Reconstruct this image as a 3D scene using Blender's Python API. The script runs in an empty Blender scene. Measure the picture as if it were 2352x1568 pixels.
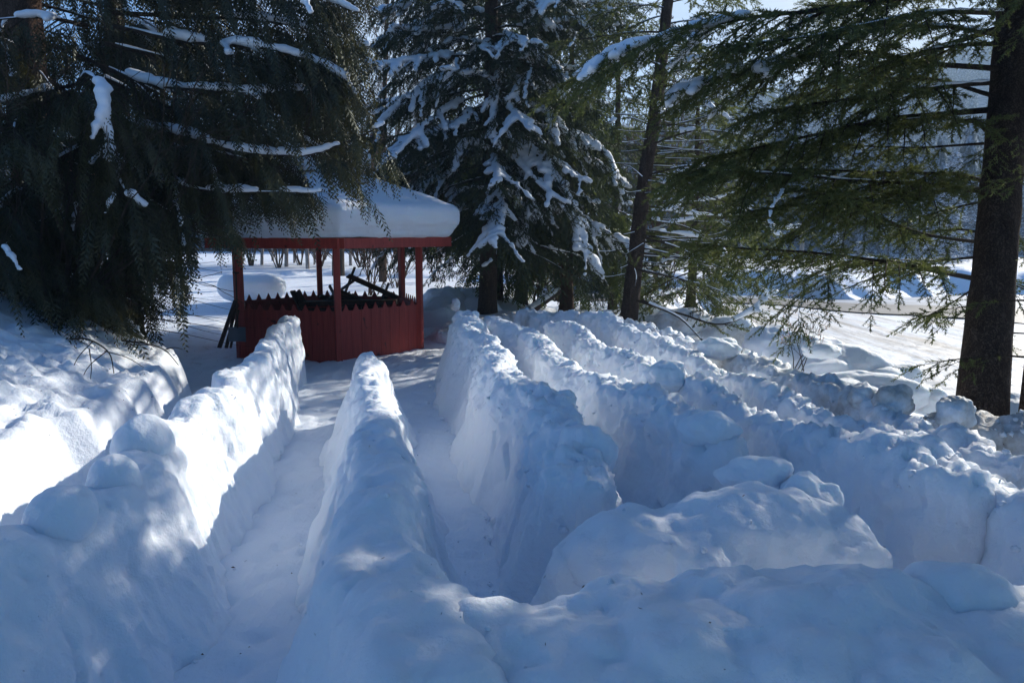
import bpy, math, random
import numpy as np
from mathutils import Vector, Matrix
R = math.radians
scene = bpy.context.scene
col = scene.collection
rng = np.random.default_rng(7)
random.seed(7)

# ------------------------------------------------------------------ camera model
PITCH = R(8.0); H = 2.45; F = 28/36*2352.0
cp, sp = math.cos(PITCH), math.sin(PITCH)
def ray(u, v):
    a = (u-1176)/F; b = -(v-784)/F
    return np.array([a, cp+b*sp, -sp+b*cp])
def W(u, v, d):                       # world point seen at (u,v), d metres ahead
    r = ray(u, v); return np.array([0, 0, H]) + r*(d/r[1])
def G(u, v, z=0.0):                   # world point seen at (u,v) on the level z
    r = ray(u, v); return np.array([0, 0, H]) + r*((z-H)/r[2])

cam = bpy.data.cameras.new('camera'); co = bpy.data.objects.new('camera', cam); col.objects.link(co)
co.location = (0, 0, H); co.rotation_euler = (math.pi/2-PITCH, 0, 0)
cam.lens = 28; cam.sensor_width = 36; cam.clip_end = 3000; cam.clip_start = .05
scene.camera = co

# ------------------------------------------------------------------ light
AZ, EL = R(44), R(25.5)
sd = Vector((math.sin(AZ)*math.cos(EL), math.cos(AZ)*math.cos(EL), math.sin(EL)))
sun = bpy.data.lights.new('sun', 'SUN'); so = bpy.data.objects.new('sun', sun); col.objects.link(so)
sun.energy = 4.2; sun.angle = R(.6); sun.color = (1.0, .95, .86)
so.rotation_euler = (-sd).to_track_quat('-Z', 'Y').to_euler(); so.location = (20, 20, 30)
world = bpy.data.worlds.new('World'); scene.world = world; world.use_nodes = True
nt = world.node_tree; nt.nodes.clear()
sky = nt.nodes.new('ShaderNodeTexSky'); sky.sky_type = 'NISHITA'; sky.sun_disc = False
sky.sun_elevation = EL; sky.sun_rotation = AZ; sky.altitude = 700; sky.air_density = 1.0; sky.dust_density = .15; sky.ozone_density = 5.0
bg = nt.nodes.new('ShaderNodeBackground'); bg.inputs[1].default_value = .085
wo = nt.nodes.new('ShaderNodeOutputWorld')
tint = nt.nodes.new('ShaderNodeMix'); tint.data_type = 'RGBA'; tint.blend_type = 'MULTIPLY'; tint.inputs[0].default_value = 1; tint.inputs[7].default_value = (.47, .84, 1.12, 1)
nt.links.new(sky.outputs[0], tint.inputs[6]); 
# bright whitening painted into the sky toward the sun, for overexposed glare
tc = nt.nodes.new('ShaderNodeTexCoord'); dt_ = nt.nodes.new('ShaderNodeVectorMath'); dt_.operation = 'DOT_PRODUCT'; dt_.inputs[1].default_value = (math.sin(R(25)), math.cos(R(25)), .15)
nt.links.new(tc.outputs['Generated'], dt_.inputs[0])
m1 = nt.nodes.new('ShaderNodeMapRange'); m1.interpolation_type = 'SMOOTHSTEP'; m1.inputs[1].default_value = .62; m1.inputs[2].default_value = .94; nt.links.new(dt_.outputs['Value'], m1.inputs[0])
nz = nt.nodes.new('ShaderNodeTexNoise'); nz.inputs['Scale'].default_value = 4; nz.inputs['Detail'].default_value = 6; nt.links.new(tc.outputs['Generated'], nz.inputs['Vector'])
m2 = nt.nodes.new('ShaderNodeMapRange'); m2.inputs[1].default_value = .3; m2.inputs[2].default_value = .6; m2.inputs[3].default_value = .45; m2.inputs[4].default_value = .95; nt.links.new(nz.outputs['Fac'], m2.inputs[0])
mu = nt.nodes.new('ShaderNodeMath'); mu.operation = 'MULTIPLY'; nt.links.new(m1.outputs[0], mu.inputs[0]); nt.links.new(m2.outputs[0], mu.inputs[1])
ve = nt.nodes.new('ShaderNodeMix'); ve.data_type = 'RGBA'; ve.inputs[7].default_value = (6.2, 6.6, 6.9, 1); nt.links.new(mu.outputs[0], ve.inputs[0]); nt.links.new(tint.outputs[2], ve.inputs[6])
nt.links.new(ve.outputs[2], bg.inputs[0]); nt.links.new(bg.outputs[0], wo.inputs[0])
vs = scene.view_settings; vs.view_transform = 'Standard'; vs.look = 'None'; vs.gamma = 1; vs.use_curve_mapping = False
vs.exposure = .85
scene.cycles.max_bounces = 8; scene.cycles.diffuse_bounces = 6; scene.cycles.glossy_bounces = 2; scene.cycles.transmission_bounces = 3; scene.cycles.volume_bounces = 0

# ------------------------------------------------------------------ noise in numpy
def _h(ix, iy, iz, s=0):
    n = (ix.astype(np.int64)*73856093) ^ (iy.astype(np.int64)*19349663) ^ (iz.astype(np.int64)*83492791) ^ (s*2654435761 & 0x7fffffff)
    n = (n ^ (n >> 13)) & 0x7fffffff
    n = (n*((n*n*15731 + 789221) & 0x7fffffff) + 1376312589) & 0x7fffffff
    n = (n ^ (n >> 11)) * 668265263 & 0x7fffffff
    return ((n >> 7) & 0xffffff)/float(0xffffff)
def vn(P, s=0):
    P = np.asarray(P, float); i = np.floor(P); f = P-i; f = f*f*f*(f*(f*6-15)+10); i = i.astype(np.int64)
    r = 0
    for dx in (0, 1):
        for dy in (0, 1):
            for dz in (0, 1):
                w = (f[..., 0] if dx else 1-f[..., 0])*(f[..., 1] if dy else 1-f[..., 1])*(f[..., 2] if dz else 1-f[..., 2])
                r = r + w*_h(i[..., 0]+dx, i[..., 1]+dy, i[..., 2]+dz, s)
    return r*2-1
def fbm(P, o=4, s=0):
    P = np.asarray(P, float); r = 0; a = 1; t = 0
    for k in range(o):
        r = r + a*vn(P*(2.03**k)+k*17.3, s+k); t += a; a *= .5
    return r/t
def worley(P, s=0):
    i = np.floor(P).astype(np.int64); best = np.full(P.shape[:-1], 9.); sec = best.copy()
    for dx in (-1, 0, 1):
        for dy in (-1, 0, 1):
            for dz in (-1, 0, 1):
                c = i+np.array([dx, dy, dz])
                q = np.stack([c[..., k]+_h(c[..., 0], c[..., 1], c[..., 2], s+k+1) for k in range(3)], -1)
                d = ((q-P)**2).sum(-1)
                sec = np.minimum(sec, np.maximum(d, best)); best = np.minimum(best, d)
    return np.sqrt(best), np.sqrt(sec)
def facets(P, s=0):
    """tilted planes, one per cell: the broken faces of piled snow blocks"""
    i = np.floor(P).astype(np.int64); best = np.full(P.shape[:-1], 9.); val = np.zeros(P.shape[:-1])
    for dx in (-1, 0, 1):
        for dy in (-1, 0, 1):
            for dz in (-1, 0, 1):
                c = i+np.array([dx, dy, dz])
                q = np.stack([c[..., k]+_h(c[..., 0], c[..., 1], c[..., 2], s+k+1) for k in range(3)], -1)
                g = np.stack([_h(c[..., 0], c[..., 1], c[..., 2], s+k+11)*2-1 for k in range(3)], -1)
                d = ((q-P)**2).sum(-1); v = ((P-q)*g).sum(-1)
                m = d < best; best = np.where(m, d, best); val = np.where(m, v, val)
    return val
def sstep(a, b, x):
    t = np.clip((x-a)/(b-a), 0, 1); return t*t*(3-2*t)

# ------------------------------------------------------------------ mesh helpers
def mesh(name, V, Fs, mat, parent=None, smooth=True, link=True):
    V = np.ascontiguousarray(V, np.float32); me = bpy.data.meshes.new(name)
    if isinstance(Fs, np.ndarray):
        n, k = Fs.shape
        me.vertices.add(len(V)); me.vertices.foreach_set('co', V.ravel())
        me.loops.add(n*k); me.loops.foreach_set('vertex_index', np.ascontiguousarray(Fs, np.int32).ravel())
        me.polygons.add(n); me.polygons.foreach_set('loop_start', np.arange(0, n*k, k, dtype=np.int32))
        me.update(calc_edges=True)
    else:
        me.from_pydata([tuple(map(float, v)) for v in V], [], [tuple(map(int, f)) for f in Fs])
    if smooth: me.polygons.foreach_set('use_smooth', np.ones(len(me.polygons), bool))
    me.materials.append(mat); me.update()
    if not link: return me
    o = bpy.data.objects.new(name, me); col.objects.link(o)
    if parent is not None: o.parent = parent
    return o
def tag(o, label=None, cat=None, group=None, kind=None):
    if label: o['label'] = label
    if cat: o['category'] = cat
    if group: o['group'] = group
    if kind: o['kind'] = kind
    return o
def thing(name, loc, label, cat, group=None):
    o = bpy.data.objects.new(name, None); col.objects.link(o); o.location = [float(c) for c in loc]
    return tag(o, label, cat, group)
def gridfaces(n, m, closed=False):
    a = np.arange(n*m).reshape(n, m)
    if closed: a = np.concatenate([a, a[:, :1]], 1)
    return np.stack([a[:-1, :-1], a[1:, :-1], a[1:, 1:], a[:-1, 1:]], -1).reshape(-1, 4)
class MB:
    def __init__(s): s.V = []; s.F = []; s.n = 0
    def add(s, V, Fs):
        s.V.append(np.asarray(V, float)); s.F += [tuple(int(i)+s.n for i in f) for f in Fs]; s.n += len(V)
    def beam(s, a, b, w, h, up=(0, 0, 1)):
        a = np.array(a, float); b = np.array(b, float); d = b-a; d /= np.linalg.norm(d)
        up = np.array(up, float); x = np.cross(d, up)
        if np.linalg.norm(x) < .05: x = np.cross(d, (1, 0, .1))
        x /= np.linalg.norm(x); y = np.cross(x, d); c = min(w, h)*.12
        prof = [(-w/2+c, -h/2), (w/2-c, -h/2), (w/2, -h/2+c), (w/2, h/2-c), (w/2-c, h/2), (-w/2+c, h/2), (-w/2, h/2-c), (-w/2, -h/2+c)]
        V = [p+x*q[0]+y*q[1] for p in (a, b) for q in prof]
        s.add(V, [(i, (i+1) % 8, 8+(i+1) % 8, 8+i) for i in range(8)]+[tuple(range(7, -1, -1)), tuple(range(8, 16))])
    def tube(s, pts, rad, n=8, caps=True):
        V, Fq = tube(pts, rad, n); k = len(pts)
        f = [tuple(q) for q in Fq]
        if caps: f += [tuple(range(n-1, -1, -1)), tuple(range((k-1)*n, k*n))]
        s.add(V, f)
    def build(s, name, mat, parent=None, smooth=False):
        return mesh(name, np.concatenate(s.V), s.F, mat, parent, smooth)
def frames(P):
    T = np.gradient(P, axis=0); T /= np.linalg.norm(T, axis=1)[:, None]+1e-9
    ref = np.array([0, 0, 1.]) if abs(T[:, 2]).mean() < .8 else np.array([1., 0, 0])
    X = np.cross(T, ref); X /= np.linalg.norm(X, axis=1)[:, None]+1e-9
    return T, X, np.cross(X, T)
def tube(pts, rad, n=6):
    P = np.asarray(pts, float); T, X, Y = frames(P); rad = np.broadcast_to(np.asarray(rad, float), (len(P),))
    a = np.linspace(0, 2*math.pi, n, endpoint=False)
    V = P[:, None]+rad[:, None, None]*(X[:, None]*np.cos(a)[None, :, None]+Y[:, None]*np.sin(a)[None, :, None])
    return V.reshape(-1, 3), gridfaces(len(P), n, True)
def spline(C, n):
    C = np.asarray(C, float)
    if len(C) == 2: return C[0]+(C[1]-C[0])*np.linspace(0, 1, n)[:, None]
    Q = np.vstack([2*C[0]-C[1], C, 2*C[-1]-C[-2]]); out = []
    for t in np.linspace(0, len(C)-1-1e-6, n):
        i = int(t); f = t-i; a, b, c, d = Q[i:i+4]
        out.append(.5*((2*b)+(c-a)*f+(2*a-5*b+4*c-d)*f*f+(3*b-a-3*c+d)*f**3))
    return np.array(out)

# ------------------------------------------------------------------ materials
def newmat(name):
    m = bpy.data.materials.new(name); m.use_nodes = True; n = m.node_tree; n.nodes.clear()
    o = n.nodes.new('ShaderNodeOutputMaterial'); b = n.nodes.new('ShaderNodeBsdfPrincipled')
    n.links.new(b.outputs[0], o.inputs[0]); return m, n, b, o
def nd(n, t, **k):
    x = n.nodes.new(t)
    for a, v in k.items(): setattr(x, a, v)
    return x
def pos(n, scale=(1, 1, 1), rot=(0, 0, 0)):
    g = nd(n, 'ShaderNodeNewGeometry'); mp = nd(n, 'ShaderNodeMapping'); mp.inputs['Scale'].default_value = scale; mp.inputs['Rotation'].default_value = rot
    n.links.new(g.outputs['Position'], mp.inputs['Vector']); return mp.outputs[0]
def noise(n, vec, sc, det=4, rough=.55):
    t = nd(n, 'ShaderNodeTexNoise'); t.inputs['Scale'].default_value = sc; t.inputs['Detail'].default_value = det; t.inputs['Roughness'].default_value = rough
    n.links.new(vec, t.inputs['Vector']); return t.outputs['Fac']
def ramp(n, fac, stops):
    r = nd(n, 'ShaderNodeValToRGB'); e = r.color_ramp.elements
    while len(e) < len(stops): e.new(.5)
    for q, (p, c) in zip(e, stops): q.position = p; q.color = (*c, 1) if len(c) == 3 else c
    n.links.new(fac, r.inputs[0]); return r.outputs[0]
def bump(n, b, hts, strength=.5, dist=.02):
    prev = None
    for hh, st, ds in hts:
        x = nd(n, 'ShaderNodeBump'); x.inputs['Strength'].default_value = st; x.inputs['Distance'].default_value = ds
        n.links.new(hh, x.inputs['Height'])
        if prev: n.links.new(prev, x.inputs['Normal'])
        prev = x.outputs[0]
    n.links.new(prev, b.inputs['Normal'])
def mixc(n, fac, a, b):
    m = nd(n, 'ShaderNodeMix', data_type='RGBA')
    for s, v in ((m.inputs[0], fac), (m.inputs[6], a), (m.inputs[7], b)):
        if isinstance(v, (int, float)): s.default_value = v
        elif isinstance(v, tuple): s.default_value = (*v, 1)
        else: n.links.new(v, s)
    return m.outputs[2]
def snow_mat(name, dirt=0.0, dscale=3.0, sss=.35, bs=1.0):
    m, n, b, o = newmat(name); p = pos(n)
    base = mixc(n, noise(n, p, 1.3, 3), (.81, .865, .93), (.88, .912, .955))
    if dirt:
        d = ramp(n, noise(n, p, dscale, 6, .65), [(.62-.3*dirt, (0, 0, 0)), (.92-.25*dirt, (1, 1, 1))])
        base = mixc(n, d, base, (.36, .32, .27))
    n.links.new(base, b.inputs['Base Color'])
    b.inputs['Roughness'].default_value = .62; b.inputs['Specular IOR Level'].default_value = .25
    b.inputs['Subsurface Weight'].default_value = sss; b.inputs['Subsurface Radius'].default_value = (.55, .8, 1.0); b.inputs['Subsurface Scale'].default_value = .09
    bump(n, b, [(noise(n, p, 9, 5, .6), .5*bs, .045), (noise(n, p, 70, 3, .6), .35*bs, .006), (noise(n, p, 330, 2), .3*bs, .0015)])
    return m
M = {}
M['snow'] = snow_mat('snow'); M['snow_dirty'] = snow_mat('snow_dirty', .55, 2.6); M['snow_filthy'] = snow_mat('snow_filthy', 1.0, 3.5)
M['snow_bough'] = snow_mat('snow_bough', 0, sss=0, bs=.6)
def lot_mat():
    m, n, b, o = newmat('lot_snow'); p = pos(n)
    snow = mixc(n, noise(n, p, 1.3, 3), (.81, .865, .93), (.88, .912, .955))
    g = nd(n, 'ShaderNodeNewGeometry'); sx = nd(n, 'ShaderNodeSeparateXYZ'); n.links.new(g.outputs['Position'], sx.inputs[0])
    # wheel tracks run along the parking area
    tr = noise(n, pos(n, (2.0, .16, 1), (0, 0, R(-8))), 1.0, 5, .6)
    tr2 = noise(n, pos(n, (4.5, .35, 1), (0, 0, R(14))), 1.0, 4, .6)
    dirt = ramp(n, tr, [(.40, (.12, .12, .12)), (.62, (1, 1, 1))])
    dirt2 = ramp(n, tr2, [(.5, (0, 0, 0)), (.7, (.8, .8, .8))])
    def rampx(out, a, c):
        mr = nd(n, 'ShaderNodeMapRange', interpolation_type='SMOOTHSTEP'); mr.inputs[1].default_value = a; mr.inputs[2].default_value = c
        n.links.new(out, mr.inputs[0]); return mr.outputs[0]
    def mul(a, c):
        k = nd(n, 'ShaderNodeMath', operation='MULTIPLY')
        for s, v in ((k.inputs[0], a), (k.inputs[1], c)):
            if isinstance(v, float): s.default_value = v
            else: n.links.new(v, s)
        return k.outputs[0]
    mask = mul(rampx(sx.outputs[0], 3.0, 5.5), rampx(sx.outputs[1], 10.0, 14.0))
    add = nd(n, 'ShaderNodeMath', operation='MAXIMUM'); n.links.new(dirt, add.inputs[0]); n.links.new(dirt2, add.inputs[1])
    k = mul(mask, add.outputs[0]); k = mul(k, .8)
    base = mixc(n, k, snow, (.42, .35, .26))
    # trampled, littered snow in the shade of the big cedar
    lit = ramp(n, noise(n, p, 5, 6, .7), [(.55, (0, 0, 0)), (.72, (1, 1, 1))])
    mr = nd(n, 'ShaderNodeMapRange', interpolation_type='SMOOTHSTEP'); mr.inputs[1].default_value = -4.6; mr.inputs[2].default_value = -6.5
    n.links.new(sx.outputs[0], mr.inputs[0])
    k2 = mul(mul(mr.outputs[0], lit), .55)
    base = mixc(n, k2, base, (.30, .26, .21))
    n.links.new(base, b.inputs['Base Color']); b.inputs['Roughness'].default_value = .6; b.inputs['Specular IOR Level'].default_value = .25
    b.inputs['Subsurface Weight'].default_value = .2; b.inputs['Subsurface Radius'].default_value = (.55, .8, 1.0); b.inputs['Subsurface Scale'].default_value = .04
    bump(n, b, [(noise(n, p, 6, 6, .65), .5, .05), (tr2, .5, .05), (noise(n, p, 60, 3, .6), .35, .006)])
    return m
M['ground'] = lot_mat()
def wood(name, c1, c2, rough=.55, scale=(14, 14, 1.0)):
    m, n, b, o = newmat(name); p = pos(n, scale)
    t = noise(n, p, 1.6, 6, .65); k = noise(n, pos(n), 3, 3)
    base = mixc(n, ramp(n, t, [(.3, c1), (.7, c2)]), ramp(n, t, [(.3, c1), (.7, c2)]), ramp(n, t, [(.3, c1), (.7, c2)]))
    kn = ramp(n, noise(n, pos(n, (7, 7, 5)), 1.0, 1), [(.24, (.25, .25, .25)), (.3, (1, 1, 1))])
    mm = nd(n, 'ShaderNodeMix', data_type='RGBA', blend_type='MULTIPLY'); mm.inputs[0].default_value = 1
    n.links.new(base, mm.inputs[6]); n.links.new(kn, mm.inputs[7])
    n.links.new(mm.outputs[2], b.inputs['Base Color']); b.inputs['Roughness'].default_value = rough
    bump(n, b, [(t, .4, .004)]); return m
M['red'] = wood('red_wood', (.27, .022, .014), (.46, .052, .034)); M['dark'] = wood('dark_wood', (.035, .018, .012), (.09, .04, .025), .7)
M['grey_wood'] = wood('grey_wood', (.12, .11, .10), (.25, .23, .21), .8)
def bark(name, c1, c2, sc=9):
    m, n, b, o = newmat(name); p = pos(n, (1, 1, .22))
    t = noise(n, p, sc, 6, .7); v = nd(n, 'ShaderNodeTexVoronoi', feature='DISTANCE_TO_EDGE'); v.inputs['Scale'].default_value = sc*3.2
    wp = nd(n, 'ShaderNodeTexNoise'); wp.inputs['Scale'].default_value = 14; wp.inputs['Detail'].default_value = 5; n.links.new(pos(n), wp.inputs['Vector'])
    ms = nd(n, 'ShaderNodeVectorMath', operation='MULTIPLY_ADD'); ms.inputs[1].default_value = (.16, .16, .16); n.links.new(wp.outputs['Color'], ms.inputs[0]); n.links.new(pos(n, (1, 1, .3)), ms.inputs[2]); n.links.new(ms.outputs[0], v.inputs['Vector'])
    cr = ramp(n, v.outputs[0], [(0, (.25, .25, .25)), (.22, (1, 1, 1))])
    base = mixc(n, cr, tuple(x*.45 for x in c1), ramp(n, t, [(.3, c1), (.72, c2)]))
    n.links.new(base, b.inputs['Base Color']); b.inputs['Roughness'].default_value = .9; b.inputs['Specular IOR Level'].default_value = .1
    bump(n, b, [(cr, .8, .02), (t, .7, .02)]); return m
M['bark'] = bark('bark', (.055, .038, .03), (.13, .095, .075)); M['bark_red'] = bark('bark_red', (.07, .042, .03), (.16, .10, .075), 12)
M['twig'] = bark('twig_bark', (.05, .038, .03), (.12, .095, .075), 30); M['birch'] = bark('birch_bark', (.30, .25, .22), (.52, .47, .43), 5)
M['twig_light'] = bark('shrub_bark', (.12, .075, .05), (.26, .17, .12), 30)
def leaf(name, c1, c2, trans=.35):
    m, n, b, o = newmat(name); n.nodes.remove(b)
    g = nd(n, 'ShaderNodeNewGeometry'); ad = nd(n, 'ShaderNodeMath', operation='MULTIPLY_ADD'); ad.inputs[1].default_value = .45
    n.links.new(g.outputs['Random Per Island'], ad.inputs[0]); nn = noise(n, pos(n), 1.1, 3)
    s2 = nd(n, 'ShaderNodeMath', operation='MULTIPLY'); s2.inputs[1].default_value = .75; n.links.new(nn, s2.inputs[0]); n.links.new(s2.outputs[0], ad.inputs[2])
    c = ramp(n, ad.outputs[0], [(.25, c1), (.85, c2)])
    d = nd(n, 'ShaderNodeBsdfDiffuse'); t = nd(n, 'ShaderNodeBsdfTranslucent'); n.links.new(c, d.inputs[0])
    hs = nd(n, 'ShaderNodeHueSaturation'); hs.inputs['Value'].default_value = 1.5; n.links.new(c, hs.inputs['Color']); n.links.new(hs.outputs[0], t.inputs[0])
    mx = nd(n, 'ShaderNodeMixShader'); mx.inputs[0].default_value = trans; n.links.new(d.outputs[0], mx.inputs[1]); n.links.new(t.outputs[0], mx.inputs[2])
    gl = nd(n, 'ShaderNodeBsdfGlossy'); gl.inputs['Roughness'].default_value = .42; gl.inputs['Color'].default_value = (.8, .85, .8, 1)
    m2 = nd(n, 'ShaderNodeMixShader'); m2.inputs[0].default_value = .035; n.links.new(mx.outputs[0], m2.inputs[1]); n.links.new(gl.outputs[0], m2.inputs[2])
    n.links.new(m2.outputs[0], o.inputs[0]); return m
M['cedar'] = leaf('cedar_leaf', (.009, .013, .005), (.055, .052, .018)); M['cedar_olive'] = leaf('cedar_olive', (.03, .045, .012), (.10, .12, .03), .45)
M['spruce'] = leaf('spruce_needle', (.016, .026, .014), (.050, .064, .030)); M['fir'] = leaf('fir_needle', (.040, .055, .016), (.115, .130, .040), .45)
M['rust'] = leaf('rust_leaf', (.16, .035, .015), (.32, .11, .04)); M['dryleaf'] = leaf('dry_leaf', (.25, .12, .06), (.42, .24, .14))
def plain(name, c, rough=.6, metal=0):
    m, n, b, o = newmat(name); p = pos(n)
    n.links.new(mixc(n, noise(n, p, 6, 5), tuple(x*.82 for x in c), tuple(min(1, x*1.12) for x in c)), b.inputs['Base Color'])
    b.inputs['Roughness'].default_value = rough; b.inputs['Metallic'].default_value = metal; return m
M['cream'] = plain('cream_panel', (.52, .47, .38)); M['greypaint'] = plain('grey_paint', (.25, .27, .31)); M['redpaint'] = plain('red_paint', (.38, .05, .03))
M['plasticgrey'] = plain('grey_plastic', (.16, .17, .19)); M['wire'] = plain('wire', (.03, .03, .035)); M['wall_blue'] = plain('blue_wall', (.30, .36, .46))
def road_mat():
    m, n, b, o = newmat('road_ice')
    t = noise(n, pos(n, (.06, 1.2, 1), (0, 0, R(3))), 1.0, 6, .6)
    g = noise(n, pos(n), 5, 5)
    # wet bare wheel lanes between strips of packed grey snow
    c = ramp(n, t, [(.36, (.09, .07, .05)), (.50, (.14, .11, .08)), (.62, (.20, .165, .13)), (.75, (.30, .27, .23))])
    n.links.new(mixc(n, g, c, mixc(n, .35, c, (.3, .26, .22))), b.inputs['Base Color']); b.inputs['Roughness'].default_value = .45
    bump(n, b, [(g, .4, .02)]); return m
M['road'] = road_mat()
def ice_mat():
    m, n, b, o = newmat('lane_ice'); t = noise(n, pos(n, (.08, 1.6, 1), (0, 0, R(3))), 1.0, 6, .6)
    n.links.new(ramp(n, t, [(.36, (.22, .22, .22)), (.5, (.34, .37, .41)), (.66, (.44, .49, .56))]), b.inputs['Base Color']); b.inputs['Roughness'].default_value = .5; return m
M['ice'] = ice_mat()
def far_mat():
    m, n, b, o = newmat('far_forest'); p = pos(n)
    t = ramp(n, noise(n, p, 1.6, 5, .7), [(.45, (.030, .045, .045)), (.62, (.32, .36, .42))])
    n.links.new(t, b.inputs['Base Color']); b.inputs['Roughness'].default_value = .9; b.inputs['Specular IOR Level'].default_value = 0; return m
M['far'] = far_mat()
def hill_mat():
    m, n, b, o = newmat('hill_snow'); p = pos(n)
    t = ramp(n, noise(n, p, .25, 6, .7), [(.4, (.05, .065, .065)), (.62, (.40, .43, .48))])
    n.links.new(t, b.inputs['Base Color']); b.inputs['Roughness'].default_value = .9; b.inputs['Specular IOR Level'].default_value = 0; return m
M['hill'] = hill_mat()
def frost_mat():
    m, n, b, o = newmat('frosted_needles'); g = nd(n, 'ShaderNodeNewGeometry')
    n.links.new(ramp(n, g.outputs['Random Per Island'], [(.3, (.07, .09, .09)), (.5, (.55, .58, .64)), (.9, (.82, .85, .9))]), b.inputs['Base Color'])
    b.inputs['Roughness'].default_value = .8; return m
M['frost'] = frost_mat()
# ------------------------------------------------------------------ ground
def axis(parts):
    a = [np.arange(p, q, s) for p, q, s in parts]; return np.concatenate(a)
X = axis([(-900, -60, 30), (-60, -12, 1.5), (-12, -7, .2), (-7, 4, .05), (4, 14, .12), (14, 60, 1.2), (60, 901, 30)])
Y = axis([(-60, 2, 2), (2, 13, .05), (13, 30, .11), (30, 60, .5), (60, 150, 3), (150, 1001, 25)])
rim = np.array([G(u, v, .85) for u, v in [(-60, 1110), (0, 1055), (90, 1000), (190, 955), (265, 940), (300, 912), (380, 868), (420, 830), (450, 805)]])
rimy = np.concatenate([[-60], rim[:, 1], [14, 16]]); rimx = np.concatenate([[rim[0, 0]], rim[:, 0], [-6.9, -8.5]])
def ground(x, y, fine=True):
    P = np.stack([x, y, np.zeros_like(x)], -1)
    xl = np.interp(y, rimy, rimx) + .10*fbm(P*1.7, 3, 4)
    d = xl-x
    plate = .80*sstep(-.08, .34, d)**.8*(1-sstep(11.5, 14.5, y))
    slope = np.clip((d-.45)*.40, 0, 1.15)
    slope = slope*(1-sstep(10.5, 14, y))*sstep(-.1, .3, d)
    rough = sstep(.1, .4, d)*(1-sstep(1.5, 2.6, d))*(1-sstep(12, 14, y))
    z = plate+slope
    z += .30*sstep(-5.7, -7.2, x)*sstep(11, 14.5, y)
    field = sstep(18.6, 21.5, y)*sstep(1.5, -.5, x)
    z = np.maximum(z, .50*field*(1-.0*y)+.0)
    mnd = .42*np.exp(-((x+.3)**2/4.5+(y-19.8)**2/5))+.35*np.exp(-((x-2.6)**2/2.5+(y-16.9)**2/3.0))
    z = np.maximum(z, mnd)
    z += .035*fbm(P*.9, 3, 9)*sstep(14, 20, y)+.02*fbm(P*.5, 3, 2)
    if fine:
        w1, _ = worley(P*7, 3); w2, _ = worley(P*3+3, 5)
        z += rough*(.09*(.55-w1)+.16*(.6-w2)+.05*facets(P*6, 3)+.02*facets(P*15, 5))
        maze = (1-sstep(0, .15, d))*sstep(20, 14, y)
        w4, _ = worley(P*3.6+np.array([0, 0, .3]), 14); z += maze*(-.035*sstep(.40, .22, w4)+.012*fbm(P*13, 3, 15)+.02*fbm(P*3, 2, 16)+.014*facets(P*7, 9))
        z += .012*fbm(P*7, 3, 21)*(sstep(30, 20, y))
        z += .03*np.maximum(0, fbm(P*2.2, 4, 31))*sstep(0, .4, d)
    z *= 1-.9*sstep(20, 23, y)*sstep(44, 38, y)*sstep(1, 4, x)
    # the lot: long ridges pressed by wheels
    lot = sstep(4, 6, x)*sstep(10, 13, y)*sstep(60, 30, y)
    c, s_ = math.cos(R(90)), math.sin(R(90)); q = np.stack([(x*c+y*s_)*.35, (-x*s_+y*c)*3.0, 0*x], -1)
    z += lot*.02*fbm(q, 3, 12)
    far = sstep(45, 120, np.abs(y))
    return z*(1-far)
XX, YY = np.meshgrid(X, Y, indexing='ij')
ZZ = ground(XX, YY)
gv = np.stack([XX, YY, ZZ], -1).reshape(-1, 3)
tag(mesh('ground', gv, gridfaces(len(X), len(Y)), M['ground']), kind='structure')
def gz(x, y): return float(ground(np.array([float(x)]), np.array([float(y)]), False)[0])

# road: a curved strip of wet ice, 4 cm proud of the snow it is pressed into
def strip(name, left, right, z, mat):
    a = spline(left, 60); b = spline(right, 60); n = 12
    t = np.linspace(0, 1, n)[None, :, None]; V = a[:, None]*(1-t)+b[:, None]*t; V = V.reshape(-1, 3); V[:, 2] = z
    V[:, 2] += .012*fbm(V*np.array([.3, 2, 0]), 3, 3)
    return tag(mesh(name, V, gridfaces(60, n), mat), kind='structure')
near_edge = [G(1100, 688), G(1500, 694), G(1760, 700), G(1950, 718), G(2150, 728), G(2352, 745), G(2700, 790)]
far_edge = [G(1100, 668), G(1500, 668), G(1760, 672), G(1950, 673), G(2060, 655), G(2130, 640), G(2280, 634)]
mid_edge = [G(1100, 680), G(1500, 682), G(1760, 688), G(1950, 698), G(2150, 704), G(2352, 712), G(2700, 735)]
strip('road', near_edge, mid_edge, .035, M['road']); strip('road', mid_edge, far_edge, .031, M['ice'])

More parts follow.
